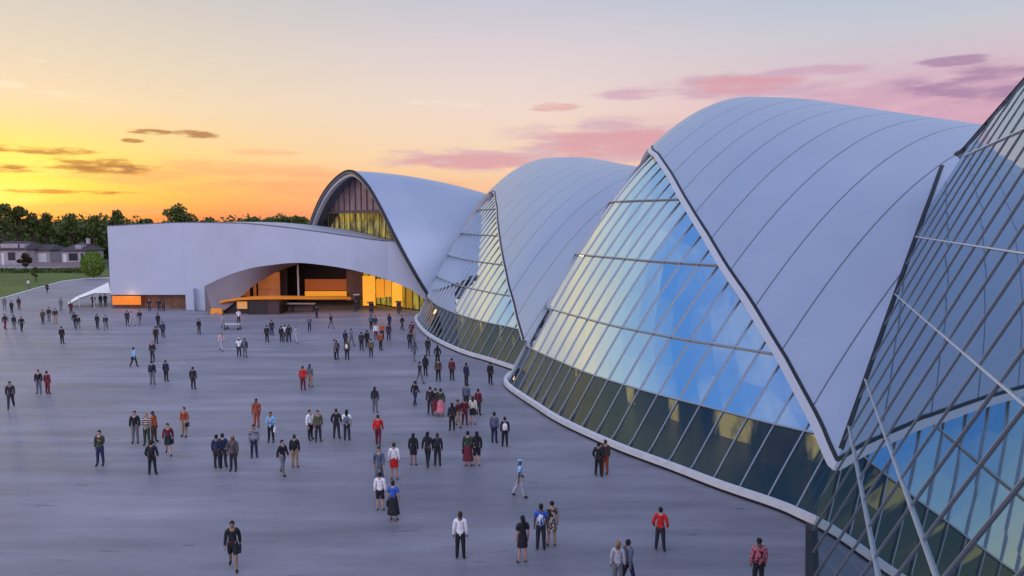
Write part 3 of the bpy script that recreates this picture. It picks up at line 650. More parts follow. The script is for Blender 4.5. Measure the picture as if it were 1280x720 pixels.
def tree(name, x, y, h, rad, label, cat, lm, rng, group=None, dens=1., size=.35, clumps=9, low=.35):
    t = empty(name, (x, y, 0), label, cat, group)
    tk = MB(); tk.tube([Vector((x, y, -.1)), Vector((x+.1, y, h*.35)), Vector((x-.1, y+.1, h*.75))], [.03*h, .022*h, .008*h], 7)
    cs = []
    for i in range(clumps):
        a = rng.uniform(0, 2*pi); rr = rad*rng.uniform(.15, .75); zz = h*(low+(1-low)*rng.uniform(.12, .86))
        sp = 1-abs((zz/h-low)/(1-low)-.45)*1.1; c = (x+cos(a)*rr*sp, y+sin(a)*rr*sp, zz); cs.append(c)
        tk.tube([Vector((x, y, h*rng.uniform(.25, .5))), Vector(c)], [.012*h, .004*h], 5)
    tk.build('trunk', M['bark'], t)
    cr_ = MB()
    for c in cs+[(x, y, h*.86)]:
        q = rad*rng.uniform(.3, .5); leaves(cr_, c, (q, q, q*.75), int(150*dens), size, rng)
    cr_.build('crown', lm, t); return t
rng = random.Random(11)
# far wood: reads as one mass
wd = MB(); core = MB()
def woodclump(x, y, h, rad, n):
    for k in range(3):
        c = (x+rng.uniform(-rad, rad)*.5, y+rng.uniform(-rad, rad)*.5, h*rng.uniform(.25, .82)); leaves(wd, c, (rad*.75, rad*.75, h*.24), n, .6 if n < 80 else .5, rng)
for i in range(170):
    px = rng.uniform(-60, 420); Y = rng.uniform(228, 262); x = (px-640)/F*Y
    woodclump(x, Y, rng.uniform(11.5, 14.3)*(1 if px < 130 else .97), rng.uniform(4.5, 7), 79)
for i in range(60):   # the wood carries on round to the left of the plaza
    a = radians(rng.uniform(-100, -37)); R = rng.uniform(165, 215); woodclump(sin(a)*R, cos(a)*R, rng.uniform(13, 21), rng.uniform(6, 9), 150)
for i in range(50):   # and far behind the halls
    px = rng.uniform(420, 1500); Y = rng.uniform(228, 262); woodclump((px-640)/F*Y, Y, rng.uniform(8, 11), 7, 26)
for px in range(-80, 1500, 40):
    Y = 262; wd.box(((px-640)/F*Y, Y+6, 4.6), (13, 6, 9))
tag(wd.build('distant_wood', M['leaf']), 'dense dark green wood behind the houses and the white wing', 'wood', kind='stuff')
sk = [(6, 253, 205, 'tallest left edge'), (24, 256, 208, ''), (43, 261, 212, ''), (60, 265, 215, ''), (91, 267, 215, ''), (118, 268, 215, ''), (150, 262, 200, ''), (184, 270, 210, ''), (225, 255, 185, ''), (262, 272, 205, ''), (318, 272, 190, ''), (338, 269, 188, ''), (357, 268, 186, ''), (375, 270, 186, '')]
skl = ['tallest skyline tree at the far left edge', 'second skyline tree from the left edge, open crown', 'low loose crowned tree third along the left skyline', 'small skyline tree above the roof gap of the houses',
       'thin skyline tree above the right-hand house', 'low skyline tree just left of the white wing', 'ragged forked tree above the left corner of the wing roof', 'small dark tree between the two tall ones above the wing',
       'largest lone tree with round crown above the wing roof', 'low bushy tree right of the large lone tree', 'leftmost of four rounded trees behind the wing roof', 'second of four rounded trees behind the wing roof', 'third of four rounded trees behind the wing roof', 'rightmost rounded tree, touching the arched hall']
for (px, py, Y, _), lb in zip(sk, skl):
    top = pd(px, py, Y).z; x = (px-640)/F*Y; big = px in (225,)
    tree('tree', x, Y, top, (4.2 if big else 3.6 if px in (150, 6, 24) else 3.4 if px < 300 else 4.2), lb, 'tree', M['leaf'], rng, 'trees on the skyline', 1., .36, 10 if not big else 13, .5)
p = gp(117, 347.5)
bt = empty('round_tree', (p.x, p.y, 0), 'bright green rounded tree beside the left end of the white wing', 'tree')
mb = MB(); mb.tube([Vector((p.x, p.y, 0)), Vector((p.x, p.y, 3.5))], [.16, .08], 7); mb.build('trunk', M['bark'], bt)
mb = MB()
for i in range(4200):
    th = rng.uniform(0, 2*pi); v = rng.uniform(-.95, 1); rr = 2.2*sqrt(1-v*v*.9)*rng.uniform(.82, 1.04); c = Vector((p.x+cos(th)*rr, p.y+sin(th)*rr, 2.9+v*2.5))
    a = Vector([rng.gauss(0, 1) for _ in range(3)]).normalized(); b_ = a.cross(Vector((rng.gauss(0, 1), 1, 0))).normalized(); mb.add([c-a*.2, c+b_*.14, c+a*.2, c-b_*.14], [(0, 1, 2, 3)])
mb.build('crown', M['leaf2'], bt)
p = gp(32, 339); tree('small_tree', p.x, p.y, 4.4, 1.8, 'small bronze leaved tree in front of the leftmost house', 'tree', M['leafr'], rng, None, 1., .22, 8, .25)
p = gp(45, 352); tree('small_conifer', p.x, p.y, 3.0, .8, 'small dark shrub tree standing alone on the lawn edge', 'tree', M['leaf'], rng, None, .9, .16, 7, .1)
hp = MB()
for i in range(120):
    px = rng.uniform(-40, 104); q = gp(px, 341); leaves(hp, (q.x, q.y+rng.uniform(-.6, .6), .55), (1.2, .8, .6), 16, .22, rng)
tag(hp.build('hedge', M['leaf']), 'low clipped dark hedge running along the far lawn', 'hedge')

# ------------------------------------------------------------------ houses
hw = mat('house_plaster', (.42, .36, .38), .8, noise=(.6, (.34, .29, .3), .4, .7)); hr = mat('dark_tiles', (.05, .04, .045), .8, noise=(1.5, (.08, .06, .06), .4, .7)); hwin = mat('house_window', (.03, .03, .04), .25); hd = mat('garage_door', (.65, .64, .62), .6)
def house(px0, px1, pyt, pye, Y, label, wins, doors, hip=2., chim=None, dormer=None):
    x0 = (px0-640)/F*Y; x1 = (px1-640)/F*Y; ze = pd(px0, pye, Y).z; zt_ = pd(px0, pyt, Y).z; dp_ = 9
    r_ = empty('house', ((x0+x1)/2, Y, 0), label, 'house', 'houses along the edge of the wood')
    mb = MB(); mb.box(((x0+x1)/2, Y+dp_/2, ze/2), (x1-x0, dp_, ze)); mb.build('wall', hw, r_)
    mb = MB(); o_ = .5; a = [(x0-o_, Y-o_, ze), (x1+o_, Y-o_, ze), (x1+o_, Y+dp_+o_, ze), (x0-o_, Y+dp_+o_, ze), (x0+hip, Y+dp_/2, zt_), (x1-hip, Y+dp_/2, zt_)]
    a2 = [(q[0], q[1], q[2]-.18) for q in a[:4]]
    mb.add(a+a2, [(0, 1, 5, 4), (2, 3, 4, 5), (1, 2, 5), (3, 0, 4), (6, 7, 1, 0), (7, 8, 2, 1), (8, 9, 3, 2), (9, 6, 0, 3), (9, 8, 7, 6)]); rf_ = mb.build('roof', hr, r_)
    if chim: mb = MB(); mb.box((x0+(x1-x0)*chim, Y+dp_/2+.5, zt_+.2), (.8, .8, 1.6)); mb.build('chimney', hw, rf_)
    if dormer:
        for dpx in dormer:
            dx_ = (dpx-640)/F*Y; mb = MB(); mb.box((dx_, Y+1.6, ze+.75), (1.7, 2.4, 1.3)); d_ = mb.build('dormer', hw, rf_)
    for (a_, b_) in wins:
        xa = (a_-640)/F*Y; xb = (b_-640)/F*Y; mb = MB(); mb.box(((xa+xb)/2, Y-.03, ze*.55), (xb-xa, .1, ze*.5)); mb.build('window', hwin, r_)
    for (a_, b_) in doors:
        xa = (a_-640)/F*Y; xb = (b_-640)/F*Y; mb = MB(); mb.box(((xa+xb)/2, Y-.04, ze*.38), (xb-xa, .1, ze*.76)); mb.build('door', hd, r_)
house(-14, 33, 302, 311.5, 196, 'leftmost house with pale dormers and dark central window', [(10, 19), (-8, -2)], [(2, 5)], 1.5, None, (4, 12, 20, 26))
house(38, 62, 306, 312.5, 200, 'small middle house with a white garage door', [(40, 43)], [(48, 58)], 1., None)
house(77, 106, 303, 313, 197, 'right-hand house with broad dark roof and pale gable', [(86, 97), (101, 104)], [(79, 83)], 3., .72, (97,))
mb = MB(); a = gp(38, 333); c = gp(106, 333); mb.box(((a.x+c.x)/2, a.y, .5), (c.x-a.x, .3, 1.0)); mb.box(((a.x+c.x)/2, a.y, 1.05), (c.x-a.x+.1, .4, .1)); tag(mb.build('garden_wall', mat('mauve_wall', (.22, .18, .19), .8)), 'low mauve garden wall in front of the houses', 'wall')

#PEOPLE#
# ------------------------------------------------------------------ people
prng = random.Random(5)
def seg_t(p, a, b):
    d = b-a; t = max(0., min(1., (p-a).dot(d)/max(d.length_squared, 1e-9))); return (p-(a+d*t)).length, t
def pose_joints(kind):
    # front of the figure faces -Y.  returns joints and edges with radii
    V = Vector; la = {'stand': (.02, -.02), 'apart': (.03, -.03), 'walk': (.36, -.34), 'stride': (-.30, .32), 'fold': (.04, -.05), 'phone': (.0, .06)}[kind]
    spread = {'stand': .075, 'apart': .15, 'walk': .08, 'stride': .08, 'fold': .11, 'phone': .09}[kind]
    J = {'pelvis': (V((0, 0, .96)), (.145, .11)), 'waist': (V((0, .01, 1.10)), (.122, .095)), 'chest': (V((0, .0, 1.30)), (.15, .11)), 'collar': (V((0, .01, 1.425)), (.10, .085)),
         'neck': (V((0, 0, 1.50)), (.055, .055)), 'skull': (V((0, -.01, 1.60)), (.075, .085)), 'crown': (V((0, .0, 1.69)), (.072, .085))}
    E_ = [('pelvis', 'waist'), ('waist', 'chest'), ('chest', 'collar'), ('collar', 'neck'), ('neck', 'skull'), ('skull', 'crown')]
    for sgn, a in ((1, la[0]), (-1, la[1])):
        n = 'L' if sgn > 0 else 'R'
        hip = V((.095*sgn, 0, .90)); bend = max(0, a)*.5 if kind in ('walk', 'stride') else .0
        knee = hip+V((spread*.25*sgn, -sin(a)*.43, -cos(a)*.43)); b = a-bend-(.25 if a < -.1 else 0)
        ank = knee+V((spread*.25*sgn, -sin(b)*.40, -cos(b)*.40)); off = .075-ank.z if a >= -.1 else max(0, .10-ank.z); ank.z += off
        toe = ank+V((.02*sgn, -.15, -.035 if a >= -.1 else -.07)); toe.z = max(toe.z, .035)
        heel = ank+V((0, .045, -.035))
        J['hip'+n] = (hip, (.10, .10)); J['knee'+n] = (knee, (.058, .062)); J['calf'+n] = (knee.lerp(ank, .35)+V((0, .015, 0)), (.057, .06)); J['ank'+n] = (ank, (.038, .042)); J['toe'+n] = (toe, (.04, .028))
        E_ += [('pelvis', 'hip'+n), ('hip'+n, 'knee'+n), ('knee'+n, 'calf'+n), ('calf'+n, 'ank'+n), ('ank'+n, 'toe'+n)]
        sh = V((.185*sgn, .01, 1.395)); sw = -a*.9
        if kind == 'fold': el_ = sh+V((.06*sgn, .0, -.27)); wr = el_+V((-.17*sgn, -.18, .06))
        elif kind == 'phone' and sgn > 0: el_ = sh+V((.04, -.06, -.27)); wr = el_+V((-.08, -.17, .15))
        elif kind == 'apart': el_ = sh+V((.10*sgn, .06, -.25)); wr = el_+V((-.02*sgn, -.14, -.18))
        else:
            el_ = sh+V((.05*sgn, -sin(sw)*.27+.015, -cos(sw)*.27)); wr = el_+V((.01*sgn, -sin(sw+.25)*.24, -cos(sw+.25)*.24))
        hd = (wr-el_).normalized()
        J['sh'+n] = (sh, (.066, .066)); J['el'+n] = (el_, (.044, .044)); J['wr'+n] = (wr, (.028, .03)); J['palm'+n] = (wr+hd*.075, (.036, .022))
        E_ += [('collar', 'sh'+n), ('sh'+n, 'el'+n), ('el'+n, 'wr'+n), ('wr'+n, 'palm'+n)]
        side = V((0, -1, 0)) if abs(hd.y) < .7 else V((-sgn, 0, 0)); side = (side-hd*side.dot(hd)).normalized()
        inn = V((-sgn, 0, 0)); 
        for k, (o_, ln) in enumerate(((-.030, .062), (-.010, .078), (.010, .084), (.028, .074))):
            r0 = wr+hd*.075+side*o_; r1 = r0+hd*ln*.55+side*o_*.15; r2 = r1+hd*ln*.4+inn*.018
            J['f%d' % k+n] = (r1, (.0095, .0095)); J['g%d' % k+n] = (r2, (.008, .008)); E_ += [('palm'+n, 'f%d' % k+n), ('f%d' % k+n, 'g%d' % k+n)]
        th = wr+hd*.035+side*.045; J['t0'+n] = (th, (.012, .012)); J['t1'+n] = (th+hd*.045+side*.015, (.009, .009)); E_ += [('wr'+n, 't0'+n), ('t0'+n, 't1'+n)]
    return J, E_
def skin_mesh(J, E_):
    names = list(J); idx = {n: i for i, n in enumerate(names)}
    me = bpy.data.meshes.new('tmp'); me.from_pydata([J[n][0] for n in names], [(idx[a], idx[b]) for a, b in E_], [])
    ob = bpy.data.objects.new('tmp', me); COL.objects.link(ob); md = ob.modifiers.new('s', 'SKIN'); md.use_smooth_shade = True
    if not me.skin_vertices: bpy.context.view_layer.objects.active = ob; me.attributes
    sv = me.skin_vertices[0].data
    for i, n in enumerate(names): sv[i].radius = J[n][1]; sv[i].use_root = (n == 'pelvis')
    sb = ob.modifiers.new('d', 'SUBSURF'); sb.levels = 2; sb.render_levels = 2
    dg = bpy.context.evaluated_depsgraph_get(); dg.update(); m2 = bpy.data.meshes.new_from_object(ob.evaluated_get(dg))
    bpy.data.objects.remove(ob); return m2
GROUPS = {}
def label_verts(me, J, E_):
    J2 = {k: v[0] for k, v in J.items()}; out = []
    for v in me.vertices:
        best = min(((seg_t(v.co, J2[a], J2[b]), (a, b)) for a, b in E_), key=lambda q: q[0][0]-0*q[0][1]); out.append((best[1], best[0][1]))
    return out
def region(lab, part):
    (a, b), t = lab
    nm = a+'>'+b
    torso = (a, b) in (('waist', 'chest'), ('chest', 'collar')) or b.startswith('sh') or ((a, b) == ('collar', 'neck') and t < .15) or (a, b) == ('pelvis', 'waist')
    arm = a.startswith('sh') and b.startswith('el'); fore = a.startswith('el') and b.startswith('wr')
    legs = b.startswith('hip') or (a.startswith('hip') and b.startswith('knee')); low = (a.startswith('knee') and b.startswith('calf')) or a.startswith('calf')
    if part == 'top_long': return torso or arm or (fore and t < .9) or b.startswith('hip') and t < .6
    if part == 'top_short': return torso or (arm and t < .6) or b.startswith('hip') and t < .6
    if part == 'top_none': return torso
    if part == 'trousers': return legs or (low and not (a.startswith('calf') and t > .9)) or (a, b) == ('pelvis', 'waist') and t < .3
    if part == 'shorts': return b.startswith('hip') or (a.startswith('hip') and b.startswith('knee') and t < .85) or (a, b) == ('pelvis', 'waist') and t < .3
    if part == 'shoes': return a.startswith('ank') or (a.startswith('calf') and t > .93)
def sub_mesh(me, keep, off, name):
    # shell of the chosen faces, pushed outwards
    use = [p for p in me.polygons if all(keep[v] for v in p.vertices)]
    ids = sorted({v for p in use for v in p.vertices}); mp = {v: i for i, v in enumerate(ids)}
    nm = bpy.data.meshes.new(name); nm.from_pydata([me.vertices[v].co+me.vertices[v].normal*off for v in ids], [], [[mp[v] for v in p.vertices] for p in use])
    for p in nm.polygons: p.use_smooth = True
    nm.materials.append(None); nm.update(); return nm
def blob(mb, c, r, seg=10, rings=7, mi=0, f=None):
    rows = []
    for i in range(rings+1):
        ph = pi*i/rings; row = []
        for k in range(seg+1):
            a = 2*pi*k/seg; v = Vector((c[0]+r[0]*sin(ph)*cos(a), c[1]+r[1]*sin(ph)*sin(a), c[2]+r[2]*cos(ph)))
            row.append(f(v) if f else v)
        rows.append(row)
    grid(mb, rows, None, True, mi)
SK = [mat('skin_light', (.50, .30, .22), .6), mat('skin_tan', (.34, .19, .12), .6), mat('skin_dark', (.14, .075, .05), .6)]
EYE = mat('eye_dark', (.02, .015, .012), .3)
KIT = {}
def kit(kind):
    if kind in KIT: return KIT[kind]
    J, E_ = pose_joints(kind); me = skin_mesh(J, E_); lab = label_verts(me, J, E_); K = {}
    for part, off in (('top_long', .022), ('top_short', .022), ('trousers', .016), ('shorts', .024)):
        K[part] = sub_mesh(me, [region(l, part) for l in lab], off, part)
    for sd_ in 'LR': K['shoe'+sd_] = sub_mesh(me, [region(l, 'shoes') and l[0][1].endswith(sd_) for l in lab], .012, 'shoe')
    # body mesh with face: nose, ears, eyes, lips joined on
    mb = MB(); blob(mb, (0, -.098, 1.605), (.012, .02, .02), 6, 4); blob(mb, (.078, 0, 1.61), (.012, .022, .032), 6, 4); blob(mb, (-.078, 0, 1.61), (.012, .022, .032), 6, 4)
    blob(mb, (.029, -.083, 1.633), (.011, .008, .007), 6, 4, 1); blob(mb, (-.029, -.083, 1.633), (.011, .008, .007), 6, 4, 1); blob(mb, (0, -.086, 1.563), (.024, .008, .006), 6, 4, 1)
    face = mb.mesh('face', [None, None], True); bm = bmesh.new(); bm.from_mesh(me); bm.from_mesh(face); nm = bpy.data.meshes.new('body'); bm.to_mesh(nm); bm.free()
    nm.materials.append(None); nm.materials.append(EYE)
    for p in nm.polygons: p.use_smooth = True
    K['body'] = nm
    def hairf(v): return v
    mb = MB(); blob(mb, (0, .022, 1.642), (.092, .105, .112), 12, 8, f=lambda v: Vector((v.x, v.y if v.z > 1.67 or v.y > -.01 else max(v.y, -.015), v.z)))
    K['hair_short'] = mb.mesh('hair', [None], True)
    mb = MB(); blob(mb, (0, .022, 1.655), (.096, .105, .098), 12, 8, f=lambda v: Vector((v.x, v.y if v.z > 1.67 or v.y > .0 else max(v.y, -.02), v.z)))
    blob(mb, (0, .075, 1.50), (.10, .055, .19), 12, 8); K['hair_long'] = mb.mesh('hair', [None], True)
    mb = MB(); blob(mb, (0, .018, 1.66), (.092, .102, .09), 12, 8, f=lambda v: Vector((v.x, max(v.y, -.03) if v.z < 1.67 else v.y, v.z))); blob(mb, (0, .10, 1.72), (.045, .045, .045)); K['hair_bun'] = mb.mesh('hair', [None], True)
    mb = MB(); blob(mb, (0, .005, 1.70), (.098, .11, .06), 12, 6, f=lambda v: Vector((v.x, v.y, max(v.z, 1.675)))); mb.add([(-.08, -.08, 1.678), (.08, -.08, 1.678), (.06, -.18, 1.668), (-.06, -.18, 1.668), (-.08, -.08, 1.69), (.08, -.08, 1.69), (.06, -.18, 1.68), (-.06, -.18, 1.68)], [(3, 2, 1, 0), (4, 5, 6, 7), (2, 3, 7, 6), (0, 1, 5, 4), (1, 2, 6, 5), (3, 0, 4, 7)]); K['cap'] = mb.mesh('cap', [None], True)
    # skirt and dress hems widen round both knees
    fr = max(abs(J['kneeL'][0].y), abs(J['kneeR'][0].y))*.9
    def lathe(stops, nm_):
        rows = []
        for (z_, rx, ry) in stops:
            rows.append([Vector((rx*cos(2*pi*k/24)*(1+.05*sin(k*2.6)*(1.1-z_)), ry*sin(2*pi*k/24)*(1+.05*cos(k*2.1)*(1.1-z_)), z_)) for k in range(25)])
        q = MB(); grid(q, rows); grid(q, [[v*1.0-Vector((v.x*.04, v.y*.04, 0)) for v in r_] for r_ in rows], None, True); return q.mesh(nm_, [None], True)
    K['skirt'] = lathe([(1.10, .150, .118), (1.0, .172, .135), (.90, .188, .150), (.75, .20, .155+fr*.5), (.62, .21, .16+fr)], 'skirt')
    K['long_skirt'] = lathe([(1.10, .150, .118), (1.0, .175, .14), (.90, .20, .16), (.6, .24, .19+fr*.7), (.30, .29, .23+fr)], 'skirt')
    q = MB(); hx = .15; pts = [(1.38, .10, .05), (1.40, .13, .11), (1.22, .15, .15), (1.02, .145, .13), (.97, .12, .06)]
    blob(q, (0, .18, 1.20), (.165, .085, .235), 12, 8, f=lambda v: Vector((max(-.14, min(.14, v.x)), v.y, max(1.0, min(1.40, v.z)))))
    K['backpack'] = q.mesh('backpack', [None], True)
    q = MB(); q.box((.245, -.02, .74), (.09, .26, .24)); q.tube([Vector((.245, -.09, .86)), Vector((.24, -.02, 1.0)), Vector((.245, .05, .86))], [.008]*3, 4); K['bag'] = q.mesh('bag', [None])
    KIT[kind] = K; return K
CM = {}
PAL = {'black': (.012, .012, .016), 'dark': (.022, .022, .032), 'navy': (.015, .02, .06), 'grey': (.13, .13, .15), 'pale grey': (.35, .35, .38), 'white': (.78, .77, .76), 'cream': (.6, .55, .45), 'red': (.50, .015, .012), 'maroon': (.12, .015, .025),
       'orange': (.48, .10, .03), 'rust': (.30, .06, .025), 'blue': (.03, .10, .42), 'light blue': (.22, .42, .62), 'teal': (.04, .22, .34), 'green': (.03, .05, .025), 'olive': (.10, .10, .05), 'brown': (.08, .045, .03), 'tan': (.30, .21, .13), 'pink': (.55, .16, .20), 'blue grey': (.09, .11, .16),
       'hair black': (.01, .008, .008), 'hair brown': (.04, .02, .012), 'hair fair': (.25, .14, .05), 'pale pink': (.55, .40, .42)}
def cmat(c, pattern=None):
    k = (c, pattern)
    if k not in CM:
        m_ = mat('cloth_'+c.replace(' ', '_'), PAL[c], .85, noise=(9., tuple(min(1, q*1.5+.004) for q in PAL[c]), .4, .7) if not pattern else None)
        if pattern:
            nt = m_.node_tree; b = nt.nodes['Principled BSDF']; t_ = nt.nodes.new('ShaderNodeTexCoord')
            if pattern[0] == 'stripe': w_ = nt.nodes.new('ShaderNodeTexWave'); w_.bands_direction = 'Z'; w_.inputs['Scale'].default_value = 3.2; o_ = w_.outputs['Fac']
            else: w_ = nt.nodes.new('ShaderNodeTexNoise'); w_.inputs['Scale'].default_value = 14; o_ = w_.outputs['Fac']
            nt.links.new(t_.outputs['Object'], w_.inputs['Vector']); r_ = nt.nodes.new('ShaderNodeValToRGB'); r_.color_ramp.interpolation = 'CONSTANT'
            r_.color_ramp.elements[0].color = (*PAL[c], 1); r_.color_ramp.elements[1].position = .52; r_.color_ramp.elements[1].color = (*PAL[pattern[1]], 1)
            nt.links.new(o_, r_.inputs[0]); nt.links.new(r_.outputs[0], b.inputs['Base Color'])
        CM[k] = m_
    return CM[k]
NP = [0]
def person(px, py, look, label, kind=None, face=None, hgt=None):
    """look: 'top:colour bottom:colour ...' compact dict"""
    L = dict(q.split('=') for q in look.split(';'))
    kind = kind or prng.choice(['stand', 'apart', 'phone', 'fold', 'stand', 'walk', 'stride'])
    K = kit(kind); p = gp(px, py); rz = radians(face if face is not None else prng.uniform(-180, 180)); sc = (hgt or prng.uniform(1.66, 1.82))/1.77
    def mk_(me, nm, mt_, par=None, idx=0):
        ob = bpy.data.objects.new(nm, me); COL.objects.link(ob); ob.material_slots[idx].link = 'OBJECT'; ob.material_slots[idx].material = mt_
        if par: ob.parent = par
        return ob
    sk_ = SK[int(L.get('skin', prng.choice('0001112')))]
    root = mk_(K['body'], 'person', sk_); root.location = (p.x, p.y, 0.004); root.rotation_euler = (0, 0, rz); root.scale = (sc*.94, sc*.94, sc)
    pat = lambda v: (v.split('/')[0], tuple(v.split('/')[1:]) or None) if '/' in v else (v, None)
    for key in ('top', 'tee', 'bot', 'shorts', 'skirt', 'lskirt', 'dress', 'pack', 'bag', 'cap'):
        if key not in L: continue
        m_ = cmat(*pat(L[key]))
        if key == 'top': mk_(K['top_long'], 'jacket', m_, root)
        if key == 'tee': mk_(K['top_short'], 'shirt', m_, root)
        if key == 'bot': mk_(K['trousers'], 'trousers', m_, root)
        if key == 'shorts': mk_(K['shorts'], 'shorts', m_, root)
        if key == 'skirt': mk_(K['skirt'], 'skirt', m_, root)
        if key == 'lskirt': mk_(K['long_skirt'], 'skirt', m_, root)
        if key == 'dress': mk_(K['top_short'], 'dress_bodice', m_, root); mk_(K['skirt'], 'dress_skirt', m_, root)
        if key == 'pack': mk_(K['backpack'], 'backpack', m_, root)
        if key == 'bag': mk_(K['bag'], 'hand_bag', m_, root)
        if key == 'cap': mk_(K['cap'], 'cap', m_, root)
    if 'cap' not in L:
        h_ = L.get('hair', 'short'); hc = L.get('hc', prng.choice(['hair black', 'hair black', 'hair brown']))
        mk_(K['hair_'+h_], 'hair', cmat(hc), root)
    for sd_ in 'LR': mk_(K['shoe'+sd_], 'shoe', cmat(L.get('shoe', 'black')), root)
    tag(root, label, 'person', 'people on the plaza'); NP[0] += 1
    return root
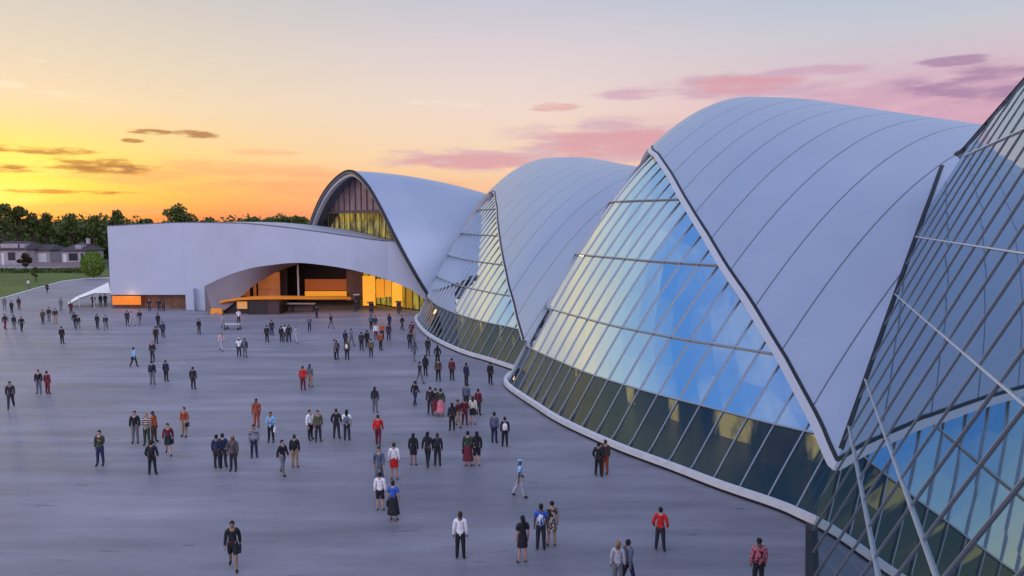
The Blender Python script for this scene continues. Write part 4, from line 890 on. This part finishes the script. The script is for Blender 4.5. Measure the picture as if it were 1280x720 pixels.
PEOPLE = [
# near foreground
(292,712,'top=black;shorts=black;bag=black;skin=1','person in black sweater and shorts walking alone, bottom left foreground','walk',15),
(575.6,699,'top=white;bot=black','person in white hooded top and black trousers standing alone in foreground','stand',180),
(653,704,'dress=black;hair=long;skin=0','person with long dark hair in short black dress, near foreground','stand',200),
(676,688,'tee=blue;pack=blue/blot/white;bot=dark','person with bright blue patterned backpack beside the patterned dress','stand',178),
(689.5,683,'dress=brown/blot/cream;hair=bun;skin=0','person in brown and cream patterned dress right of the blue backpack','stand',190),
(649.6,622,'tee=light blue;bot=pale grey;bag=navy;cap=light blue','person in light blue shirt and pale trousers walking alone mid-plaza','stride',100),
(748,596,'top=black;bot=black','person in black jacket standing right by the kerb of largest hall','apart',150),
(756,594,'top=brown;bot=rust','person in rust trousers pressed beside the black jacket at the kerb','stand',200),
(825,689,'top=red;bot=dark','person in bright red jacket and dark trousers, near the largest hall','apart',160),
(947,738,'top=pink/blot/maroon;bot=black;hair=bun','person in pink and maroon patterned top cut by the bottom edge','stand',180),
(772,737,'top=pale grey;bot=grey;hc=hair fair','person in pale grey coat at the bottom edge, left of the pair','stand',170),
(785,735,'top=blue grey;bot=navy','person in blue-grey coat at the bottom edge, right of the pair','stride',120),
(475.5,638.5,'top=white;shorts=black;skin=0;hair=short','person in white sweatshirt and black shorts beside the blue top','stand',180),
(492,651,'tee=blue;lskirt=black;bag=black','person in bright blue top and long black skirt','stand',170),
(474,606,'top=blue grey;bot=grey;hc=hair black','person in muted blue-grey coat directly behind the white sweatshirt','stride',0),
# middle row
(493,600,'top=white;skirt=red;skin=0','person in white blouse and red skirt, the only such pairing','stand',180),
(473,558,'top=red;bot=maroon;pack=red','person in all red jacket walking above the red skirt','walk',180),
(469,516,'top=dark;bot=grey;hair=long','person in dark top directly behind the one in red jacket','stand',170),
(517,582,'top=black;skirt=black;hair=long','person in black coat and short skirt between red skirt and black pair','stand',175),
(535,584,'top=black;bot=black;hair=long','person in long black coat left of the small black backpack','walk',160),
(547,583,'top=dark;bot=dark;pack=black','person with black backpack right of the long black coat','stand',185),
(421,549,'top=black;bot=dark','person in long black jacket left of the white top with grey backpack','apart',180),
(434,551,'tee=white;bot=dark;pack=blue grey;hair=long','person in white top with grey backpack beside the long black jacket','stand',185),
(388,550,'top=white;bot=black;bag=black','person in white long sleeved shirt beside the olive jacket','phone',60),
(398,552,'top=olive;bot=dark','person in olive jacket right of the white shirt','stand',30),
(354,594,'top=black;bot=grey','person in black jacket carrying something pale, left of the grey trousers','stride',60),
(369,585,'top=black;bot=tan;pack=black','person with black backpack and tan trousers','stand',180),
(339,553,'top=light blue;bot=black;bag=white','person in sky blue jacket facing the camera, mid-left plaza','fold',0),
(318,572,'top=pale grey/blot/blue grey;bot=navy','person in mottled grey top below the one in rust coat','stand',20),
(321,534,'top=rust;bot=rust','person in all rust orange clothes behind the mottled grey top','stand',0),
(272,586,'top=navy;bot=dark','left one of two in matching navy jackets','stand',175),
(279.5,585,'top=navy;bot=dark','right one of two in matching navy jackets','stand',185),
(292,589,'top=brown/blot/grey;bot=dark;hc=hair fair;hair=long','person with fair hair and mottled brown top, right of matching navy jackets','stand',0),
(231,546,'top=rust;bot=tan;bag=dark','person in rust jacket and tan trousers striding with a dark bag','apart',-20),
(211,569,'top=maroon;skirt=black;bag=black;skin=0','person in maroon top and black skirt with a dark bag','walk',20),
(193,553,'top=orange;bot=brown','person in orange top at the right of the left-hand huddle','stand',80),
(184,557,'top=black/stripe/cream;bot=green;hc=hair fair','person in black and cream striped sweater in the left-hand huddle','fold',0),
(169.5,554,'top=black;bot=grey','person in black jacket at the left of the left-hand huddle','stand',10),
(191,594,'top=black;bot=black;pack=black','person all in black in front of the striped sweater','apart',190),
(126,582,'top=green;bot=navy;hc=hair black','person in dark green hoodie standing alone, lower left plaza','phone',0),
(14,511,'top=dark;bot=dark','person in dark clothes alone at the far left, lowest of that side','stride',30),
(49,492,'top=black;bot=blue grey','person in black jacket beside the maroon coat, left plaza','stand',10),
(60,493,'top=maroon;bot=maroon','person in maroon coat beside the black jacket, left plaza','stand',170),
(242,487,'top=dark;bot=dark;hc=hair black','person in dark jacket alone in the open, left of centre plaza','stand',180),
(191,481,'top=dark;bot=grey;pack=navy','person with navy backpack directly below the orange cap','stand',180),
(208,477,'top=navy;bot=dark','person in navy jacket right of the navy backpack','stand',170),
(191,452,'top=dark;bot=dark;cap=orange','person in orange cap and dark clothes','stand',0),
(168,459,'top=light blue;bot=black;bag=black','person in pale blue top carrying a black bag, upper left plaza','stride',150),
(379,488,'top=red;bot=maroon','person in dark red clothes left of the grey one, centre plaza','stand',180),
(388,484,'top=grey;bot=tan;hair=long','person in grey top behind the dark red clothes','stand',160),
# right cluster
(519,507,'top=black;bot=navy','person in black coat walking alone left of the trio with a pink skirt','walk',150),
(538,518,'top=dark;bot=dark','person in dark clothes at left end of the trio with a pink skirt','stand',180),
(544.5,519,'top=black;lskirt=maroon;hair=bun','person in black top and long maroon skirt, inside the pink skirt trio','stand',180),
(551,521,'top=green;lskirt=pink','person in dark green top and long pink skirt','stand',180),
(565,539,'top=dark;bot=black;hair=long','person in dark top at left end of the maroon group','stand',200),
(573,534,'top=maroon;bot=tan','person in maroon jacket with tan trousers','stride',60),
(581,532,'top=maroon;bot=maroon','person all in maroon, centre of the maroon group','fold',180),
(583,513,'top=blue grey;bot=dark','person in blue-grey jacket behind the maroon group','stand',160),
(591,531,'top=cream;skirt=black;hair=long;hc=hair brown','person in cream blouse and black skirt, right of the maroon group','stand',180),
(598,519,'top=maroon;bot=dark','person in maroon cardigan behind the cream blouse','stand',150),
(585,583,'top=green;lskirt=maroon;bag=black','person in dark green top and long maroon skirt with black bag','stand',170),
(596,583,'top=black;shorts=black;skin=0;hair=long','bare legged person in black jacket right of the long maroon skirt','stand',190),
(618,554,'top=blue grey;bot=navy','person in blue-grey shirt left of the white backpack','stand',160),
(631,559,'top=dark;bot=black;pack=white','person wearing a white backpack over black clothes','stand',185),
(613,481,'top=black;bot=black','person in black clothes close to the kerb of the middle hall','stand',150),
(583,482,'top=navy;bot=dark','person in navy top alone, between two halls and the trio','stand',140),
(565,476,'top=maroon;bot=dark','person in maroon coat right of the black pair near middle hall','stand',160),
(548,477,'top=brown;bot=black','person in brown coat just below the tall black one near middle hall','stand',180),
(547,457,'top=black;bot=black;hair=long','tall person in black coat nearest the kerb above the brown coat','apart',180),
(535,445,'top=black;bot=dark','person in black standing by the middle hall kerb, leftmost below it','stand',170),
(525,480,'top=dark;bot=grey','person in dark jacket and grey trousers left of the middle hall','stride',130),
(532,470,'top=black;bot=black;hair=long','person in black behind the dark jacket left of the middle hall','stand',160),
(518,451,'top=blue grey;bot=grey','short person in blue-grey near the corner of the middle hall','stride',40),
(518,430,'top=tan;bot=grey','person in tan top beside the middle hall corner','stand',90),
(512.5,436,'top=black;bot=black','person in black clothes below the maroon jacket at the hall corner','stand',180),
(515,423,'top=maroon;bot=dark','person in bright maroon jacket at the very corner of the middle hall','apart',180),
(503,413,'top=black;bot=black','person in black with legs apart, right of the far crowd','stride',70),
(486,426,'top=dark;bot=navy','person in dark top at the right edge of the far crowd','stand',180),
(476,438,'top=rust;bot=dark','person in rust top at the front right of the far crowd','stand',150),
(470,425,'top=white;bot=maroon','person in white top and maroon trousers in the far crowd','stand',30),
(469,414,'top=dark;bot=grey','person in dark top at the rear of the far crowd','stand',10),
(478,424,'top=orange;bot=dark','person in orange top in the middle of the far crowd','stand',10),
(464,447,'top=olive;bot=dark','person in olive jacket, frontmost of the far crowd','stand',180),
(459,435,'top=black;bot=black','person in black at the left of the far crowd','stand',160),
(464,412,'top=blue grey;bot=black','person in blue-grey top, left rear of the far crowd','stand',160),
(452,438,'top=dark;bot=black','person in dark clothes standing just left of the far crowd','stand',180),
(434,450,'top=brown;bot=black;pack=cream','person wearing a cream backpack, front of the group of three','stand',180),
(421,449,'top=black;bot=dark;pack=grey','person with grey backpack left of the cream backpack','stand',180),
(432,434,'top=navy;bot=dark','person in navy standing behind the cream backpack','stand',160),
(439.5,433,'top=grey;bot=grey','person in grey standing behind and right of the cream backpack','stride',130),
(414,411,'top=black;bot=grey','person in black jacket walking alone in front of the entrance','walk',60),
(419,449.5,'top=grey;bot=dark','person in grey half hidden at the left of the grey backpack','stand',100),
(396,398,'top=black;bot=black','person in black beside the right end of the entrance counter','stand',160),
(445,390,'top=dark;bot=dark','person in dark clothes in front of the pale capped pier','stand',200),
(465,392,'top=black;bot=dark','person in black below the widest amber panel','stand',180),
(498,392,'top=dark;bot=brown','person in dark top at the foot of the rightmost amber panel','stand',150),
(487,411,'top=navy;bot=navy','person in all navy between the rear crowd and the entrance','stand',150),
(352,428,'top=black;bot=dark','person in black, leftmost of the row of four by the entrance','stand',170),
(356.5,427,'tee=white;bot=grey','person in white tee, second of the row of four by the entrance','stand',180),
(361.5,427.5,'top=black;bot=black','person in black, third of the row of four by the entrance','apart',180),
(371,429,'top=pale grey;bot=pale grey','person in pale grey, rightmost of the row of four by the entrance','stride',60),
(334,428,'top=black;bot=black','taller dark one of the pair left of the row of four','stand',180),
(340,420,'top=dark;bot=navy','dark one standing behind and right in the pair left of four','stand',180),
(387,414,'top=blue grey;bot=dark','person in blue-grey alone right of the row of four','stand',10),
(299,446,'tee=white;bot=dark;cap=white','person in white tee shirt, left of the pair below the trolley','stand',200),
(306.5,447,'top=dark;bot=grey;pack=blue grey','person with blue-grey backpack, right of the pair below the trolley','stand',180),
(298.5,405,'tee=white;bot=black','person in white shirt standing behind the trolley','stand',30),
(279.5,411,'top=pale grey;bot=grey','person in pale grey pushing the trolley from its left','stride',90),
(277,439,'top=pale pink;bot=pale grey;hc=hair fair','person in pale pink top below the trolley','stride',70),
(249,418,'top=black;bot=brown','person in black top and brown trousers alone below the arch column','stand',60),
(204,422,'top=navy;bot=dark','person in navy, right of the trio under the timber wall','stand',180),
(195.5,430,'top=brown;bot=dark;pack=black','person with black backpack, front of the trio under the timber wall','stand',180),
(198,410,'top=black;bot=black','person in black, rear of the trio under the timber wall','stand',170),
(187,389,'top=dark;bot=dark','left one of three against the brown timber wall','stand',20),
(199,389,'top=black;bot=dark','middle one of three against the brown timber wall','stand',20),
(204.5,389,'top=brown;bot=dark','right one of three against the brown timber wall','stand',0),
(175,406,'top=black;bot=grey','person in black jacket and grey trousers striding by the timber wall','stride',60),
(159.5,407,'top=navy;bot=dark','person in navy upright, left of the striding one by the timber wall','stand',20),
(165,407.5,'top=pale grey;bot=pale grey','person in pale grey between navy and black by the timber wall','walk',90),
(132.5,413,'top=dark;bot=grey','right one of a dark pair in front of the sail canopy','stride',20),
(122,411,'top=black;bot=dark','left one of a dark pair in front of the sail canopy','stand',170),
(117,384,'top=black;bot=black','left one of three dark figures under the sail canopy','apart',20),
(126,383,'top=black;bot=brown','middle one of three dark figures under the sail canopy','stand',10),
(132,383,'top=dark;bot=black','right one of three dark figures under the sail canopy','stand',0),
(89,393,'top=maroon;bot=dark','person in maroon at the low tip of the sail canopy','stand',60),
(94,410,'top=black;bot=navy','left one of a close pair below the low canopy tip','stride',60),
(98,413,'top=black;bot=grey','right one of a close pair below the low canopy tip','walk',40),
(78,430,'top=black;bot=black','person in black alone, below the row of three at left','stand',180),
(54,405,'top=brown;bot=dark','leftmost of the row of three standing at left','stand',0),
(61.5,402,'top=dark;bot=grey','middle one of the row of three standing at left','stand',0),
(69.5,404,'top=dark;bot=tan','rightmost of the row of three standing at left','stand',20),
(76.5,388,'top=grey;bot=grey','person in grey behind the row of three at left','stand',0),
(15,392,'top=black;bot=black','taller black figure of the two near the lawn edge','stand',180),
(24,387,'top=dark;bot=brown','dark figure in brown trousers, right of two near lawn edge','stand',180),
(6,387,'top=grey;bot=grey','faint grey figure left of the two near the lawn edge','stand',30),
(59,366,'top=black;bot=black;bag=dark','person in black on the far plaza edge near the lawn','stride',60),
(36,361,'top=white;bot=grey','person in white top at the lawn kerb','stand',90),
(7,412,'top=dark;bot=maroon','left one of the trio at the left edge','stride',80),
(18,412,'top=dark;bot=grey','middle one of the trio at the left edge','stand',70),
(27.5,415,'top=black;bot=dark','right one of the trio at the left edge','stride',60),
]
for (px, py, look, lb, kd, fc) in PEOPLE: person(px, py, look, lb, kd, fc)
# flat trolley
a = gp(291, 412); tr_ = empty('trolley', (a.x, a.y, 0), 'pale flat trolley standing on the plaza before the lobby block', 'trolley')
q = MB(); q.box((a.x, a.y, .62), (1.7, .8, .08)); q.build('platform', M['rim'], tr_)
q = MB(); q.tube([Vector((a.x-.85, a.y-.35, .6)), Vector((a.x-.95, a.y-.35, 1.05)), Vector((a.x-.95, a.y+.35, 1.05)), Vector((a.x-.85, a.y+.35, .6))], [.02]*4, 6); q.build('handle', M['rim'], tr_)
for sx_ in (-.7, .7):
    for sy_ in (-.33, .33):
        q = MB(); q.tube([Vector((a.x+sx_, a.y+sy_-.04, .12)), Vector((a.x+sx_, a.y+sy_+.04, .12))], [.12, .12], 10); q.box((a.x+sx_, a.y+sy_, .37), (.04, .04, .5)); q.build('wheel', M['gasket'], tr_)
